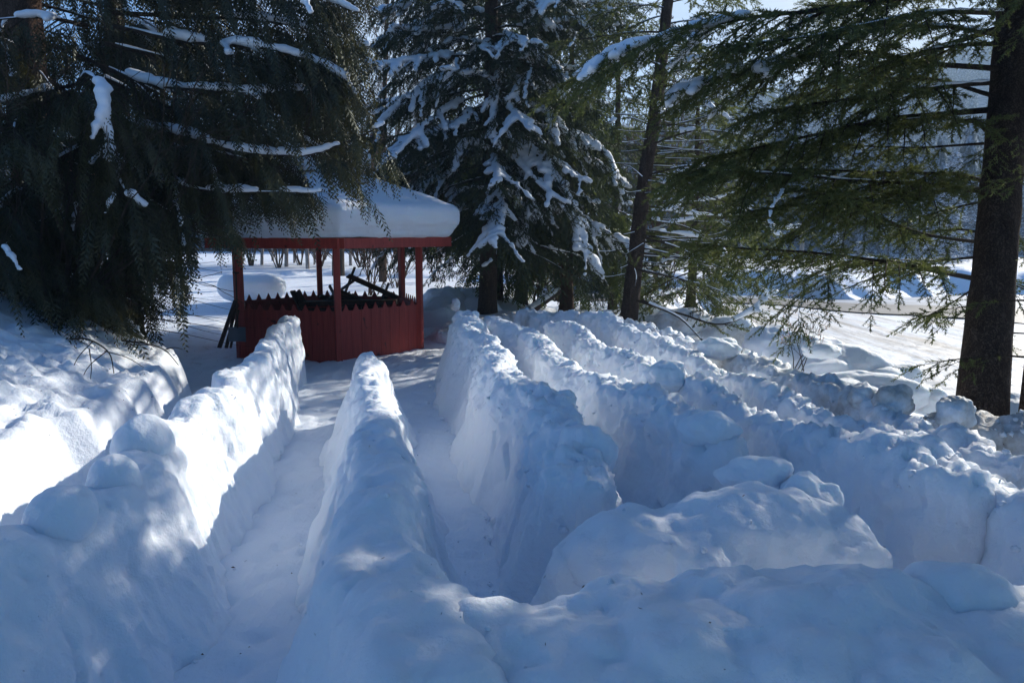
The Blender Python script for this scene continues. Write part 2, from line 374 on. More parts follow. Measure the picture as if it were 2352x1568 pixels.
# hills with a wood on them
def hill(x, y):
    t = sstep(75, 420, y); amp = 20+np.clip(x+60, 0, 400)*.20
    P = np.stack([x, y, 0*x], -1)
    return (t*amp*(1+.25*fbm(P*.008, 3, 5)) + 6*t*fbm(P*.02, 3, 8)) - .5
hx = np.linspace(-500, 700, 120); hy = np.concatenate([np.linspace(72, 420, 70), np.linspace(440, 900, 10)])
A, B = np.meshgrid(hx, hy, indexing='ij')
tag(mesh('hills', np.stack([A, B, hill(A, B)], -1).reshape(-1, 3), gridfaces(120, 80), M['hill']), kind='structure')
def far_tree(n, rng, rings=7, k=9):
    # jagged tiers of boughs round a stem, unit height
    V = []; Fs = []; c = 0
    for i in range(rings):
        z0 = i/rings; r = (1-z0)*.2+.012; h = 1.55/rings
        V.append((0, 0, min(1, z0+h+.06))); top = c; c += 1
        for j in range(k):
            a = 2*math.pi*(j+.5*(i % 2))/k; rr = r*(.55+.75*rng.random()); V.append((rr*math.cos(a), rr*math.sin(a), z0+.05-.05*rng.random())); c += 1
            a2 = a+math.pi/k; r2 = rr*.45; V.append((r2*math.cos(a2), r2*math.sin(a2), z0+.07)); c += 1
        for j in range(2*k): Fs.append((top, top+1+j, top+1+(j+1) % (2*k)))
    return np.array(V), np.array(Fs)
V = []; Fs = []; n = 0; tv = [far_tree(0, rng) for _ in range(5)]
for i in range(3600):
    y = 80+340*rng.random()**1.25; x = -y*.75+rng.random()*y*1.65
    hh = 7+7*rng.random(); a, f = tv[i % 5]; ang = rng.random()*6.28; wd = hh*(.8+.5*rng.random())
    ca, sa = math.cos(ang), math.sin(ang)
    q = np.stack([(a[:, 0]*ca-a[:, 1]*sa)*wd+x, (a[:, 0]*sa+a[:, 1]*ca)*wd+y, a[:, 2]*hh+float(hill(np.array([x]), np.array([y]))[0])], -1)
    V.append(q); Fs.append(f+n); n += len(a)
tag(mesh('forest', np.concatenate(V), np.concatenate(Fs), M['far'], smooth=False), kind='stuff')

# ------------------------------------------------------------------ snow walls
def lumps(P, N, hgt, style, seed, z1):
    """displacement along the normal; hgt 0 at the foot .. 1 on top"""
    top = sstep(.35, .95, hgt)
    d = .05*fbm(P*1.6, 3, seed)
    if style == 'chunk':
        w1, w1b = worley(P*3.1+seed, seed); w2, _ = worley(P*7.5, seed+9); w3, _ = worley(P*17, seed+20)
        d = d + (.40+.60*top)*(.095*(.55-w1)+.0*w1b) + (.15+.85*top)*.052*(.6-w2)+(.15+.85*top)*.024*(.6-w3)
        d = d + .03*top*fbm(P*4.3, 3, seed+4) + (.10+.90*top)*(.034*facets(P*4.2, seed+2)+.030*facets(P*9.5, seed+6)+.012*facets(P*21, seed+8)) + .008*fbm(P*30, 2, seed)*(.3+.7*top) + .045*facets(P*np.array([2.6, 2.6, 1.4]), seed+13)
    elif style == 'soft':
        w1, _ = worley(P*2.0+seed, seed); w2, _ = worley(P*6.5, seed+9)
        d = d + (.45+.55*top)*.11*(.55-w1)+.035*(.25+.75*top)*(.6-w2)+.02*fbm(P*9, 3, seed+3)*top+top*(.02*facets(P*5, seed+2)+.010*facets(P*14, seed+7))
        dr = fbm(P*np.array([5.5, 5.5, .9]), 3, seed+5); d = d + (1-top)*(.065*dr+.03*facets(P*np.array([4, 4, 1.6]), seed+15))
    elif style == 'bank':
        w1, _ = worley(P*1.5+seed, seed); w2, _ = worley(P*3.6, seed+9)
        d = d + .13*(.5-w1)+.085*(.55-w2)*(.3+.7*top)+.03*top*(.5-worley(P*9, seed+5)[0])+.016*fbm(P*7, 3, seed+3)+.006*facets(P*2.4, seed+2)*top+.010*facets(P*8, seed+1)+.005*fbm(P*26, 2, seed)
    return d
def snow_wall(name, ctr, w, h, fl, style, seed, mat, label, cat='snow wall', step=.03, ends=(.25, .25), group=None, hn=.10, z0=-.08):
    """ctr: list of (x,y); w/h/fl: lists of top width, height, foot flare along the path"""
    C = np.array([[c[0], c[1], 0.] for c in ctr]); L = np.linalg.norm(np.diff(C, axis=0), axis=1).sum()
    n = max(12, int(L/step)); P = spline(C, n)
    P[:, :2] += .10*np.stack([vn(P*1.1+7, seed), vn(P*1.1+31, seed)], -1)
    seg = np.concatenate([[0], np.cumsum(np.linalg.norm(np.diff(P, axis=0), axis=1))]); L = seg[-1]
    ph = np.linspace(0, math.pi/2, 16)          # closer sections round the ends
    dd = np.concatenate([ends[0]*(1-np.cos(ph)), np.arange(ends[0], L-ends[1], step)[1:], L-ends[1]*(1-np.cos(ph[::-1]))])
    P = np.stack([np.interp(dd, seg, P[:, k]) for k in range(3)], -1); seg = dd; n = len(P); s = seg/L
    tt = np.linspace(0, 1, len(w)); ww = np.interp(s, tt, w); hh = np.interp(s, tt, h); ff = np.interp(s, tt, fl)
    hh = hh*(1+hn*fbm(P*1.25+seed, 3, seed)); ww = ww*(1+.22*fbm(P*1.3+3, 2, seed+1))
    e = np.ones(n)
    for d_, r_ in ((seg, ends[0]), (L-seg, ends[1])):
        if r_: q = np.clip(d_/r_, 0, 1); e = np.minimum(e, np.sqrt(np.clip(1-(1-q)**2, 0, 1)))
    T = np.gradient(P, seg, axis=0); T /= np.linalg.norm(T, axis=1)[:, None]+1e-9; S = np.stack([-T[:, 1], T[:, 0], 0*T[:, 0]], -1)
    # section
    th = np.linspace(0, math.pi, 400); cx = np.sign(np.cos(th))*np.abs(np.cos(th))**.5*.5; cz = np.sin(th)**.42
    wm, hm, fm = np.mean(w), np.mean(h), np.mean(fl)
    px = cx*wm+np.sign(cx)*fm*(1-cz)**1.6; pz = cz*hm
    al = np.concatenate([[0], np.cumsum(np.hypot(np.diff(px), np.diff(pz)))]); m = max(24, int(al[-1]/step))
    ti = np.interp(np.linspace(0, al[-1], m), al, th)
    cx = np.sign(np.cos(ti))*np.abs(np.cos(ti))**.5*.5; cz = np.clip(np.sin(ti), 0, 1)**.42
    sg = np.sign(cx)
    off = (cx[None]*ww[:, None]+sg[None]*ff[:, None]*((1-cz)**1.6)[None])*e[:, None]
    zz = cz[None]*(hh*(.80+.20*e))[:, None]+z0*(1-cz)[None]
    V = P[:, None]+S[:, None]*off[..., None]; V[..., 2] = zz
    du = np.gradient(V, axis=0); dv = np.gradient(V, axis=1); N = np.cross(dv, du); N /= np.linalg.norm(N, axis=-1)[..., None]+1e-9
    if N[n//2, m//2, 2] < 0: N = -N
    D = lumps(V, N, V[..., 2]/(hh[:, None]+1e-6), style, seed, 0)
    D = D*np.minimum(1, e*1.2)[:, None]
    V = V+N*D[..., None]
    V[:, 0, 2] = V[:, -1, 2] = z0
    fcs = gridfaces(n, m)
    fl_ = V.reshape(-1, 3); k = len(fl_)
    c0 = V[0].mean(0); c1 = V[-1].mean(0); fl_ = np.vstack([fl_, c0, c1])
    cap = [(j, k, j+1, j+1) for j in range(0)]
    quads = fcs
    o = mesh(name, fl_, quads, mat)
    # ends are closed by the taper of the section
    r_ = np.random.default_rng(seed); k = 26 if mat is not M['snow_filthy'] else 160
    if mat is M['snow_dirty']: k = 90
    ii = r_.integers(2, n-2, k); jj = r_.integers(int(m*.2), int(m*.8), k); CRUMB.append((V, N, n, m, style)); LIT.append(np.stack([V[ii, jj]+N[ii, jj]*.004, N[ii, jj]], 1))
    tag(o, label, cat, group); return o
LIT = []; CRUMB = []
def gp(lst, z): return [G(u, v, z)[:2] for u, v in lst]
GW = 'shovelled snow walls of the maze'
A_ = gp([(-200, 1330), (70, 1205), (245, 1105), (375, 1000), (475, 912), (562, 842), (625, 775), (652, 730)], 1.0)
snow_wall('snow_wall', A_, [.44, .40, .36, .36, .36, .34, .32], [1.0, 1.0, 1.02, 1.02, 1.0, 1.0, 1.05], [.36, .32, .26, .22, .18, .13, .10], 'soft', 3, M['snow'],
          'smooth snow wall along the left of the walkway, leftmost of the maze, sunlit on its right side and rounded where it meets the gazebo', step=.024, group=GW, hn=.06)
B_ = gp([(1010, 1640), (940, 1420), (885, 1200), (868, 1050), (852, 930), (846, 850), (838, 790)], 1.0)
snow_wall('snow_wall', B_, [.6, .6, .48, .38, .33, .28, .26], [1.02, 1.02, 1.0, 1.0, .98, .96, .92], [.36, .36, .34, .34, .34, .34, .30], 'soft', 11, M['snow'],
          'narrow tapering snow wall in the middle, ending in front of the red gazebo corner', step=.024, group=GW, hn=.05)
C_ = gp([(1048, 722), (1105, 775), (1160, 835), (1215, 890), (1270, 950), (1318, 1020), (1325, 1080)], 1.05)
snow_wall('snow_wall', C_, [.50, .42, .38, .38, .42, .48, .50], [1.1, 1.08, 1.06, 1.06, 1.05, 1.05, 1.0], [.30, .34, .34, .32, .30, .28, .26], 'chunk', 21, M['snow'],
          'tall lumpy snow wall starting just right of the gazebo and ending in rounded blocks beside the second path', step=.024, group=GW)
D_ = gp([(1115, 722), (1200, 765), (1290, 828), (1400, 880), (1500, 925), (1600, 965), (1660, 1010)], 1.0)
snow_wall('snow_wall', D_, [.34, .32, .32, .34, .36, .40, .42], [1.05, 1.0, 1.0, 1.0, 1.0, 1.04, 1.02], [.2, .22, .22, .24, .26, .26, .24], 'chunk', 33, M['snow'],
          'jagged snow wall running directly right of the tall lumpy one', step=.027, group=GW)
E_ = gp([(1255, 735), (1340, 765), (1420, 812), (1530, 862), (1640, 905), (1760, 950), (1900, 1010), (2060, 1062), (2170, 1100), (2290, 1140)], .97)
snow_wall('snow_wall', E_, [.34, .34, .32, .32, .34, .36, .4, .4], [1.0, 1.0, 1.0, .98, .98, 1.0, 1.0, .98], [.2]*8, 'chunk', 44, M['snow'],
          'crumbly snow wall, third from the right edge of the maze, running from below the spruce to the right', step=.03, group=GW)
F_ = gp([(1350, 722), (1450, 758), (1560, 808), (1700, 868), (1840, 925), (2000, 985), (2180, 1065), (2400, 1170), (2620, 1290)], .95)
snow_wall('snow_wall', F_, [.34, .34, .34, .34, .36, .36, .38, .42, .44], [.98, .98, .95, .95, .96, .98, 1.0, 1.0, 1.0], [.2]*8+[.25], 'chunk', 55, M['snow'],
          'long crumbly snow wall curving off the right side of the picture', step=.03, group=GW)
G_ = gp([(1180, 712), (1320, 722), (1450, 738), (1570, 775), (1700, 815), (1840, 866), (1960, 912), (2080, 965), (2230, 1010), (2450, 1080)], .93)
snow_wall('snow_wall', G_, [.4, .4, .38, .36, .36, .38, .4, .42, .42, .42], [.95, .95, .93, .93, .93, .93, .95, .96, .95, .95], [.25]*10, 'chunk', 66, M['snow_dirty'],
          'outermost dirty snow wall with bits of bark, beside the ploughed parking area', step=.033, group=GW)
# cross banks near the viewer
M_ = [(.36, 3.62), (.66, 3.90), (1.05, 4.05), (1.5, 4.12), (2.05, 4.05)]
snow_wall('snow_bank', M_, [.6, .8, .85, .85, .6], [.88, .97, 1.0, 1.0, .84], [.5]*5, 'bank', 71, M['snow'],
          'blue shaded rounded snow bank across the path, behind the nearest bank', 'snow bank', step=.022, hn=.05, ends=(.3, .3))
N_ = [(-.62, 2.62), (-.1, 2.76), (.5, 2.76), (1.1, 2.70), (1.8, 2.66), (2.5, 2.70), (3.3, 2.78)]
snow_wall('snow_bank', N_, [.6, .95, 1.15, 1.2, 1.15, 1.2, 1.2], [.86, 1.0, 1.08, 1.08, 1.04, 1.06, 1.08], [.35, .4, .4, .4, .4, .4, .4], 'bank', 83, M['snow'],
          'broad shaded snow bank nearest the viewer along the bottom of the picture', 'snow bank', step=.022, hn=.085, ends=(.4, .3))
# bank under the right tree and dirty spoil between
T_ = gp([(2090, 950), (2200, 965), (2330, 975), (2500, 1010)], .75)
snow_wall('snow_bank', T_, [.5, .6, .6, .6], [.72, .78, .8, .8], [.3]*4, 'chunk', 91, M['snow_filthy'],
          'low filthy snow bank speckled with bark at the foot of the right tree', 'snow bank', step=.035)
P_ = gp([(1010, 712), (1080, 705), (1180, 700), (1300, 712)], .75)
snow_wall('snow_bank', P_, [.5, .6, .6, .5], [.3, .5, .5, .4], [.5]*4, 'chunk', 93, M['snow_dirty'],
          'brownish snow bank between the gazebo and the spruce trunk', 'snow bank', step=.05)

# single lumps of snow
def blob(c, r, seed, amp=.12, facet=0., sub=5, squash=(1, 1, 1)):
    """rounded snow lump; verts of a fine sphere pushed about"""
    n = 2**sub; th = np.linspace(0, math.pi, n+1); ph = np.linspace(0, 2*math.pi, 2*n, endpoint=False)
    D = np.stack([np.sin(th)[:, None]*np.cos(ph), np.sin(th)[:, None]*np.sin(ph), np.cos(th)[:, None]*np.ones(2*n)], -1)
    q = D*1.3+seed*3.7
    k = 1+amp*fbm(q, 3, seed)*1.6
    if facet:
        w, _ = worley(D*1.15+seed, seed); k = k+facet*(.6-w)
        w, _ = worley(D*3.3+seed, seed+1); k = k+facet*.28*(.6-w)
    V = D*k[..., None]*np.array(r)*np.array(squash)+np.array(c)
    return V.reshape(-1, 3), gridfaces(n+1, 2*n, True)
def lump(name, p, r, seed, label, mat=None, cat='snow lump', facet=.25, amp=.12, group=None, sub=5):
    V, Fq = blob((0, 0, 0), r, seed, amp, facet, sub); o = mesh(name, V, Fq, mat or M['snow']); o.location = [float(c) for c in p]
    return tag(o, label, cat, group)
def at(u, v, z, dz=0): p = G(u, v, z); return (p[0], p[1], z+dz)
lump('snow_lump', at(330, 1030, .98), (.19, .24, .22), 4, 'big smooth round snow lump capping the left wall, farthest of its three knobs', facet=.05, amp=.08, group='round knobs on the left wall')
lump('snow_lump', at(262, 1110, .96), (.15, .17, .17), 6, 'middle round snow knob on the left wall, frosted on its sunny side', facet=.05, amp=.08, group='round knobs on the left wall')
lump('snow_lump', at(140, 1190, .95), (.17, .2, .17), 9, 'nearest round snow knob on the left wall, in blue shade', facet=.05, amp=.08, group='round knobs on the left wall')
lump('snow_boulder', at(1345, 1050, .92), (.19, .22, .20), 14, 'rounded snow boulder hanging on the near end of the tall lumpy wall', facet=.3)
lump('snow_boulder', at(1400, 1330, .66), (.34, .26, .22), 17, 'large half round snow boulder lying before the shaded bank', facet=.12)
lump('snow_boulder', at(1745, 1095, .98), (.22, .17, .12), 23, 'flat topped angular snow block with a lit rim on the right of the shaded bank', facet=.4)
lump('snow_boulder', at(1850, 1165, .86), (.2, .17, .17), 27, 'angular snow block jutting from the right side of the shaded bank', facet=.45)
lump('snow_boulder', at(1630, 985, 1.03), (.2, .16, .13), 29, 'grainy topped snow boulder on the near end of the jagged wall', facet=.35)
lump('snow_boulder', at(2010, 1400, 1.0), (.17, .14, .12), 31, 'small domed snow lump on the ridge of the nearest bank, left of the big dome', facet=.12)
lump('snow_boulder', at(2210, 1400, 1.0), (.24, .2, .18), 37, 'big domed snow lump on the ridge of the nearest bank at the right', facet=.1)
lump('snow_boulder', at(1530, 865, 1.05), (.20, .16, .15), 41, 'pale cracked snow block standing on the crumbly middle wall', facet=.45)
lump('snow_boulder', at(1650, 800, 1.02), (.24, .16, .14), 43, 'smooth snow block on the wall below the leaning tree', facet=.4)
lump('dirty_snow_chunk', at(1985, 915, .95), (.13, .11, .10), 47, 'small dirty ice chunk, left of the two standing on the outer wall', M['snow_dirty'], 'snow chunk', .4)
lump('dirty_snow_chunk', at(2050, 925, .95), (.17, .13, .15), 49, 'larger grey dirty ice chunk on the outer wall, right of the small one', M['snow_filthy'], 'snow chunk', .45)
lump('dirty_snow_chunk', at(2190, 950, .9), (.15, .13, .15), 51, 'shaded dirty snow chunk leaning against the foot of the right tree', M['snow_filthy'], 'snow chunk', .45)
lump('dirty_snow_chunk', at(1047, 700, .9), (.09, .09, .13), 53, 'small upright brownish snow chunk right of the gazebo', M['snow_dirty'], 'snow chunk', .35)
# piles beyond the maze, beside the lot
SP = [(1860, 830, .55, .62, .55, .52, 61, 'tall lumpy snow pile crowned with a rounded cap behind the dead bush'), (1930, 870, .40, .75, .6, .55, 62, 'wide smooth snow mound right of the dead bush'),
      (2030, 880, .38, .45, .4, .38, 63, 'rounded snow mound with an icy end, at the edge of the lot'), (1960, 905, .35, .95, .35, .35, 64, 'long smooth sunlit snow roll sloping toward the outer wall'),
      (1780, 790, .45, .55, .5, .42, 65, 'pale snow heap under the low fir branches'), (1680, 765, .40, .6, .5, .45, 66, 'dirty cut snow block at the foot of the leaning tree'),
      (2140, 915, .30, .25, .2, .2, 67, 'small domed snow hummock left of the right trunk'), (2330, 960, .45, .5, .4, .4, 68, 'smooth snow mound right of the right trunk'),
      (1560, 735, .45, .7, .5, .36, 69, 'flat dirty snow heap just right of the leaning trunk'), (1885, 795, .95, .24, .2, .13, 60, 'rounded snow cap overhanging on top of the tall pile')]
for u, v, z, a, b, c, sd_, lb in SP:
    lump('snow_mound', at(u, v, z, -.05), (a, b, c*.85), sd_, lb, M['snow_dirty'] if 'dirty' in lb else M['snow'], 'snow mound', .28, .15)
# ploughed berms along the road and in the distance
def berm(pts, w, h, seed, label, mat='snow', step=.09):
    return snow_wall('snow_berm', pts, [w]*4, [h*.8, h, h, h*.8], [w*.6]*4, 'bank', seed, M[mat], label, 'snow berm', step=step, ends=(.6, .6), hn=.2)
g2 = lambda l, z=.6: gp(l, z)
berm([(5, 31.3), (9.5, 31.3), (13.5, 31.6), (17, 33.5)], 1.6, .85, 101, 'lumpy ploughed snow berm on the far side of the road', step=.14)
berm(g2([(1850, 606), (2000, 603), (2150, 600), (2400, 600)], 1.2), 2.0, 1.0, 103, 'distant blue shaded snow berm below the far wood', step=.25)
berm(g2([(1480, 690), (1560, 672), (1650, 668)]), .9, .7, 105, 'tumbled snow blocks heaped right of the leaning trunk near the road', step=.06)
berm(g2([(985, 700), (1060, 672), (1110, 690)], .7), 1.0, .8, 107, 'smooth pointed snow heap left of the spruce trunk', step=.07)
berm(g2([(640, 604), (800, 602), (980, 607), (1180, 612)], 1.0), 3.0, .7, 109, 'low distant snow berm under the birches', step=.3)
berm(g2([(790, 700), (880, 715), (950, 735)], .45), .5, .35, 111, 'thin strip of trodden snow along the gazebo back', step=.06) if False else None
# snow buried table in the field
V1, f1 = blob((0, 0, .18), (.85, .42, .30), 7, .05, .06); V1[:, 2] = np.maximum(V1[:, 2], -.25)
V1[:, 0] = np.sign(V1[:, 0])*np.abs(V1[:, 0]/.85)**.5*.85
k = (V1[:, 2] < .12)*1.0; V1[:, 0] *= (1+.30*k*np.clip((.0-V1[:, 2])*3, 0, 1))
ob = mesh('buried_table', V1*np.array([1.08, 1, 1.35]), f1, M['snow']); p = W(578, 660, 21.5); ob.location = (p[0], p[1], .66)
tag(ob, 'snow buried table shaped block standing in the open field behind the gazebo', 'snow block')
#PART3
# ------------------------------------------------------------------ gazebo
GC = np.array([-3.87, 16.7]); TH0 = R(-72)
def hexp(r, k, z): a = TH0+R(60)*k; return np.array([GC[0]+r*math.cos(a), GC[1]+r*math.sin(a), z])
gaz = thing('gazebo', (GC[0], GC[1], 0), 'dark red six sided wooden gazebo with toothed railings under a thick snow roof', 'gazebo')
def gpart(mb, name, mat, smooth=False, parent=None):
    o = mb.build(name, mat, parent or gaz, smooth)
    if parent is None: o.data.transform(Matrix.Translation((-GC[0], -GC[1], 0)))
    return o
for k in range(6):
    mb = MB(); r = 2.02; a = TH0+R(60)*k; out = (math.cos(a), math.sin(a), 0)
    w = .125 if k != 5 else .15
    mb.beam(hexp(r, k, -.05), hexp(r, k, 2.12), w, w, out); gpart(mb, 'post', M['red'])
for k in range(6):
    p, q = hexp(2.0, k, 0), hexp(2.0, k+1, 0); d = (q-p); L = np.linalg.norm(d); d /= L; nrm = np.array([d[1], -d[0], 0])
    mb = MB(); nb = 8; a0 = .065; bw = (L-2*a0)/nb
    for i in range(nb):
        x0 = a0+i*bw+.003; x1 = a0+(i+1)*bw-.003; xm = (x0+x1)/2; o_ = [x0, xm-.062, xm, xm+.062, x1]; zt = [.93, .93, 1.055, .93, .93]
        th_ = .011
        prof = [(x0, -.05)]+[(x1, -.05)]+[(x, z) for x, z in zip(o_[::-1], zt[::-1])]
        V = [p+d*x+nrm*s*th_+np.array([0, 0, z]) for s in (1, -1) for x, z in prof]; n = len(prof)
        mb.add(V, [tuple(range(n)), tuple(range(2*n-1, n-1, -1))]+[(j, n+j, n+(j+1) % n, (j+1) % n) for j in range(n)])
    gpart(mb, 'railing_panel', M['red'])
    mb = MB(); inn = -nrm*.045
    mb.beam(p+d*.07+inn+np.array([0, 0, .86]), q-d*.07+inn+np.array([0, 0, .86]), .05, .09)
    mb.beam(p+d*.07+inn+np.array([0, 0, .25]), q-d*.07+inn+np.array([0, 0, .25]), .05, .09); gpart(mb, 'rail', M['red'])
    # bench board inside
    p2, q2 = hexp(2.62, k, 2.205), hexp(2.62, k+1, 2.205); mb = MB()
    e = d*.02; mb.beam(p2+e*(1 if k != 0 else -1)-d*.03*(k == 0), q2+d*.10, .045, .19); gpart(mb, 'fascia', M['red'])
for k in range(6):
    mb = MB(); mb.beam(hexp(.1, k, 2.9), hexp(2.58, k, 2.2), .05, .12); mb.beam(hexp(1.0, k, 2.14), hexp(2.02, k, 2.14), .06, .1); gpart(mb, 'rafter', M['dark'])
mb = MB(); mb.add([hexp(2.5, k, -.02) for k in range(6)][:0] or [hexp(1.96, k, .02) for k in range(6)]+[hexp(1.96, k, -.04) for k in range(6)], [tuple(range(6)), tuple(range(11, 5, -1))]); gpart(mb, 'floor', M['dark'])
mb = MB(); V = [hexp(2.66, k, 2.30) for k in range(6)]+[hexp(.75, k, 3.2) for k in range(6)]+[hexp(2.64, k, 2.26) for k in range(6)]+[hexp(.75, k, 3.15) for k in range(6)]
mb.add(V, [(k, (k+1) % 6, 6+(k+1) % 6, 6+k) for k in range(6)]+[(12+(k+1) % 6, 12+k, 18+k, 18+(k+1) % 6) for k in range(6)]); gpart(mb, 'roof', M['dark'])
mb = MB()
V = [hexp(.70, k, z) for z in (3.1, 3.62) for k in range(6)]; mb.add(V, [(k, (k+1) % 6, 6+(k+1) % 6, 6+k) for k in range(6)])
V = [hexp(.95, k, 3.60) for k in range(6)]+[hexp(.05, k, 3.95) for k in range(6)]; mb.add(V, [(k, (k+1) % 6, 6+(k+1) % 6, 6+k) for k in range(6)]+[tuple(range(6, 12))])
cup = gpart(mb, 'cupola', M['red'])
def roof_snow(name, rings, rnd, seed, mat):
    n = 260; a = np.linspace(0, 2*math.pi, n, endpoint=False); u = ((a-TH0) % R(60))-R(30)
    hx_ = math.cos(R(30))/np.cos(u); V = []
    P = spline([(r, z, k) for r, z, k in rings], 110)
    for r, z, k in P:
        rr = r*(hx_*(1-k)+k*.93); V.append(np.stack([rr*np.cos(a), rr*np.sin(a), np.full(n, z)], -1))
    V = np.array(V); q = V*1.0
    out = V.copy(); out[..., 2] = 0; out /= np.linalg.norm(out, axis=-1)[..., None]+1e-6
    t = sstep(rings[0][1], rings[3][1], V[..., 2])
    w, _ = worley(q*5, seed)
    side = (1-sstep(rings[3][1]-.1, rings[3][1]+.25, V[..., 2]))
    D = .07*fbm(q*.9, 3, seed)+side*(.035*(.6-w)+.024*fbm(q*np.array([1, 1, 14.]), 3, seed+2)+.03*fbm(q*np.array([5, 5, 1.2]), 3, seed+5))
    V = V+out*D[..., None]
    pits, _ = worley(q[..., :]*3.3, seed+7); pitn = vn(q*1.1, seed+3)
    V[..., 2] += .03*fbm(q*1.3, 3, seed+9)*(1-side) - .05*np.clip(.22-pits, 0, 1)/.22*(pitn > .1)*(1-side)
    lip = .055*fbm(q[0]*4, 3, seed)
    for j in range(10): V[j, :, 2] += lip*(1-j/10)
    V = V.reshape(-1, 3)
    return mesh(name, V, gridfaces(len(P), n, True), mat, gaz)
roof_snow('roof_snow', [(2.5, 2.29, .0), (2.66, 2.31, .05), (2.78, 2.42, .15), (2.93, 2.62, .35), (2.95, 2.80, .35), (2.84, 2.92, .35), (2.5, 3.03, .25), (1.65, 3.32, .25), (.8, 3.6, .5), (.02, 3.75, 1)], .4, 5, M['snow'])
s = roof_snow('roof_snow', [(.85, 3.58, .3), (.98, 3.62, .5), (1.06, 3.74, .7), (1.05, 3.9, .8), (.95, 4.06, .85), (.7, 4.20, .9), (.4, 4.27, 1), (.02, 4.30, 1)], .6, 8, M['snow']); s['label'] = 'small domed snow cap on the cupola'

def table(name, loc, rot, sc, label, cat):
    """a park table of planks with A shaped legs"""
    t = thing(name, loc, label, cat); t.rotation_euler = rot; t.scale = (sc,)*3
    for i in range(5): mb = MB(); mb.beam((-.85, -.30+.15*i, .74), (.85, -.30+.15*i, .74), .13, .04); mb.build('top_plank', M['dark'], t)
    for s_ in (-1, 1):
        mb = MB(); mb.beam((-.85, s_*.68, .43), (.85, s_*.68, .43), .2, .04); mb.build('seat', M['dark'], t)
    for x in (-.6, .6):
        for s_ in (-1, 1):
            mb = MB(); mb.beam((x, s_*.62, 0), (x, s_*.18, .72), .09, .04, (1, 0, 0)); mb.build('leg', M['dark'], t)
        mb = MB(); mb.beam((x+.05, -.72, .39), (x+.05, .72, .39), .04, .09); mb.beam((x+.05, -.36, .70), (x+.05, .36, .70), .04, .07); mb.build('cross_beam', M['dark'], t)
table('picnic_table', (-3.3, 17.2, 1.28), (R(150), R(24), R(40)), .74, 'upturned dark wooden picnic table with its legs sticking up inside the gazebo', 'picnic table')
# broken bench lying across the rails, far side
bn = thing('broken_bench', (-4.2, 16.9, 0), 'broken dark bench lying on its side at the left inside the gazebo', 'bench')
def bb(name, *bs):
    mb = MB()
    for a, b, w, h in bs: mb.beam(a, b, w, h)
    o = mb.build(name, M['dark'], bn); o.data.transform(Matrix.Translation((4.2, -16.9, 0)))
bb('seat_plank', (W(690, 697, 16.4), W(912, 693, 16.4), .30, .10)); bb('seat_plank', (W(700, 716, 16.2), W(830, 712, 16.2), .05, .14))
bb('leg', (W(684, 668, 16.4), W(700, 700, 16.3), .05, .12)); bb('leg', (W(672, 668, 16.45), W(716, 760, 16.2), .13, .05))
bb('support', (W(806, 675, 16.6), W(835, 745, 16.6), .06, .10))
# planks and shovel leaning at the left post
for (u0, v0, u1, v1, d0, d1, w, lb) in [(541, 690, 503, 786, 15.0, 14.55, .085, 'long dark board leaning on the left gazebo post, outermost'), (543, 700, 519, 786, 15.05, 14.5, .06, 'dark board leaning on the left gazebo post, between two others'),
                                   (548, 712, 529, 786, 15.05, 14.6, .04, 'thin dark stick leaning on the left gazebo post, innermost')]:
    a, b = W(u0, v0, d0), W(u1, v1, d1); mb = MB(); mb.beam(a-b, (0, 0, -.1), w, .035); o = mb.build('leaning_plank', M['dark']); o.location = b; tag(o, lb, 'plank', 'boards leaning on the gazebo')
sh = thing('snow_shovel', W(545, 785, 14.5), 'grey snow shovel standing blade down beside the leaning boards', 'shovel')
th = np.linspace(-1, 1, 9); V = [(x*.16, .05-.05*x*x, z) for z in (0, .09, .18, .27) for x in th]; V2 = [(x, y+.012, z) for x, y, z in V]
fq = [tuple(q) for q in gridfaces(4, 9)]; mb = MB(); mb.add(V, fq); mb.add(V2, [q[::-1] for q in fq]); mb.build('blade', M['plasticgrey'], sh, True)
mb = MB(); mb.tube([(0, .05, .25), (0, .09, .8), (-.02, .16, 1.25)], .016, 8); mb.tube([(-.08, .16, 1.26), (.04, .16, 1.26)], .016, 8); mb.build('handle', M['dark'], sh, True)

# ------------------------------------------------------------------ cabin and shed behind the trees
cb = thing('cabin', (4.0, 32, 0), 'pale cabin with a red eave and snowy roof partly hidden behind the spruce', 'cabin')
c0 = W(1330, 640, 32); cz = gz(c0[0], 32)
x0, x1 = W(1290, 600, 32)[0], W(1450, 600, 32)[0]
mb = MB(); mb.beam((x0-4, 34, 1.0), (x1-4, 34, 1.0), 4.0, 2.2); mb.build('wall', M['wall_blue'], cb)
zt = W(1400, 560, 32)[2]; ze = W(1400, 578, 31.6)[2]
mb = MB(); V = [(x0-4.6, 31.2, ze), (x1-3.4, 31.2, ze), (x1-3.4, 34, zt+.9), (x0-4.6, 34, zt+.9), (x0-4.6, 36.8, ze), (x1-3.4, 36.8, ze)]
V += [(a, b, c-.12) for a, b, c in V]
mb.add(V, [(0, 1, 2, 3), (3, 2, 5, 4), (7, 6, 9, 8), (8, 9, 10, 11), (0, 6, 7, 1), (1, 7, 8, 2), (2, 8, 11, 5), (4, 10, 9, 3), (3, 9, 6, 0)]); rf = mb.build('roof', M['redpaint'], cb)
Vs, fs = blob((0, 0, 0), (1, 1, 1), 5, .02, 0, 5)
Vs = np.sign(Vs)*np.abs(Vs)**.4; Vs = Vs*np.array([(x1-x0)/2+.6, 1.55, .20]); Vs[:, 2] += (1.5-np.abs(0))*0
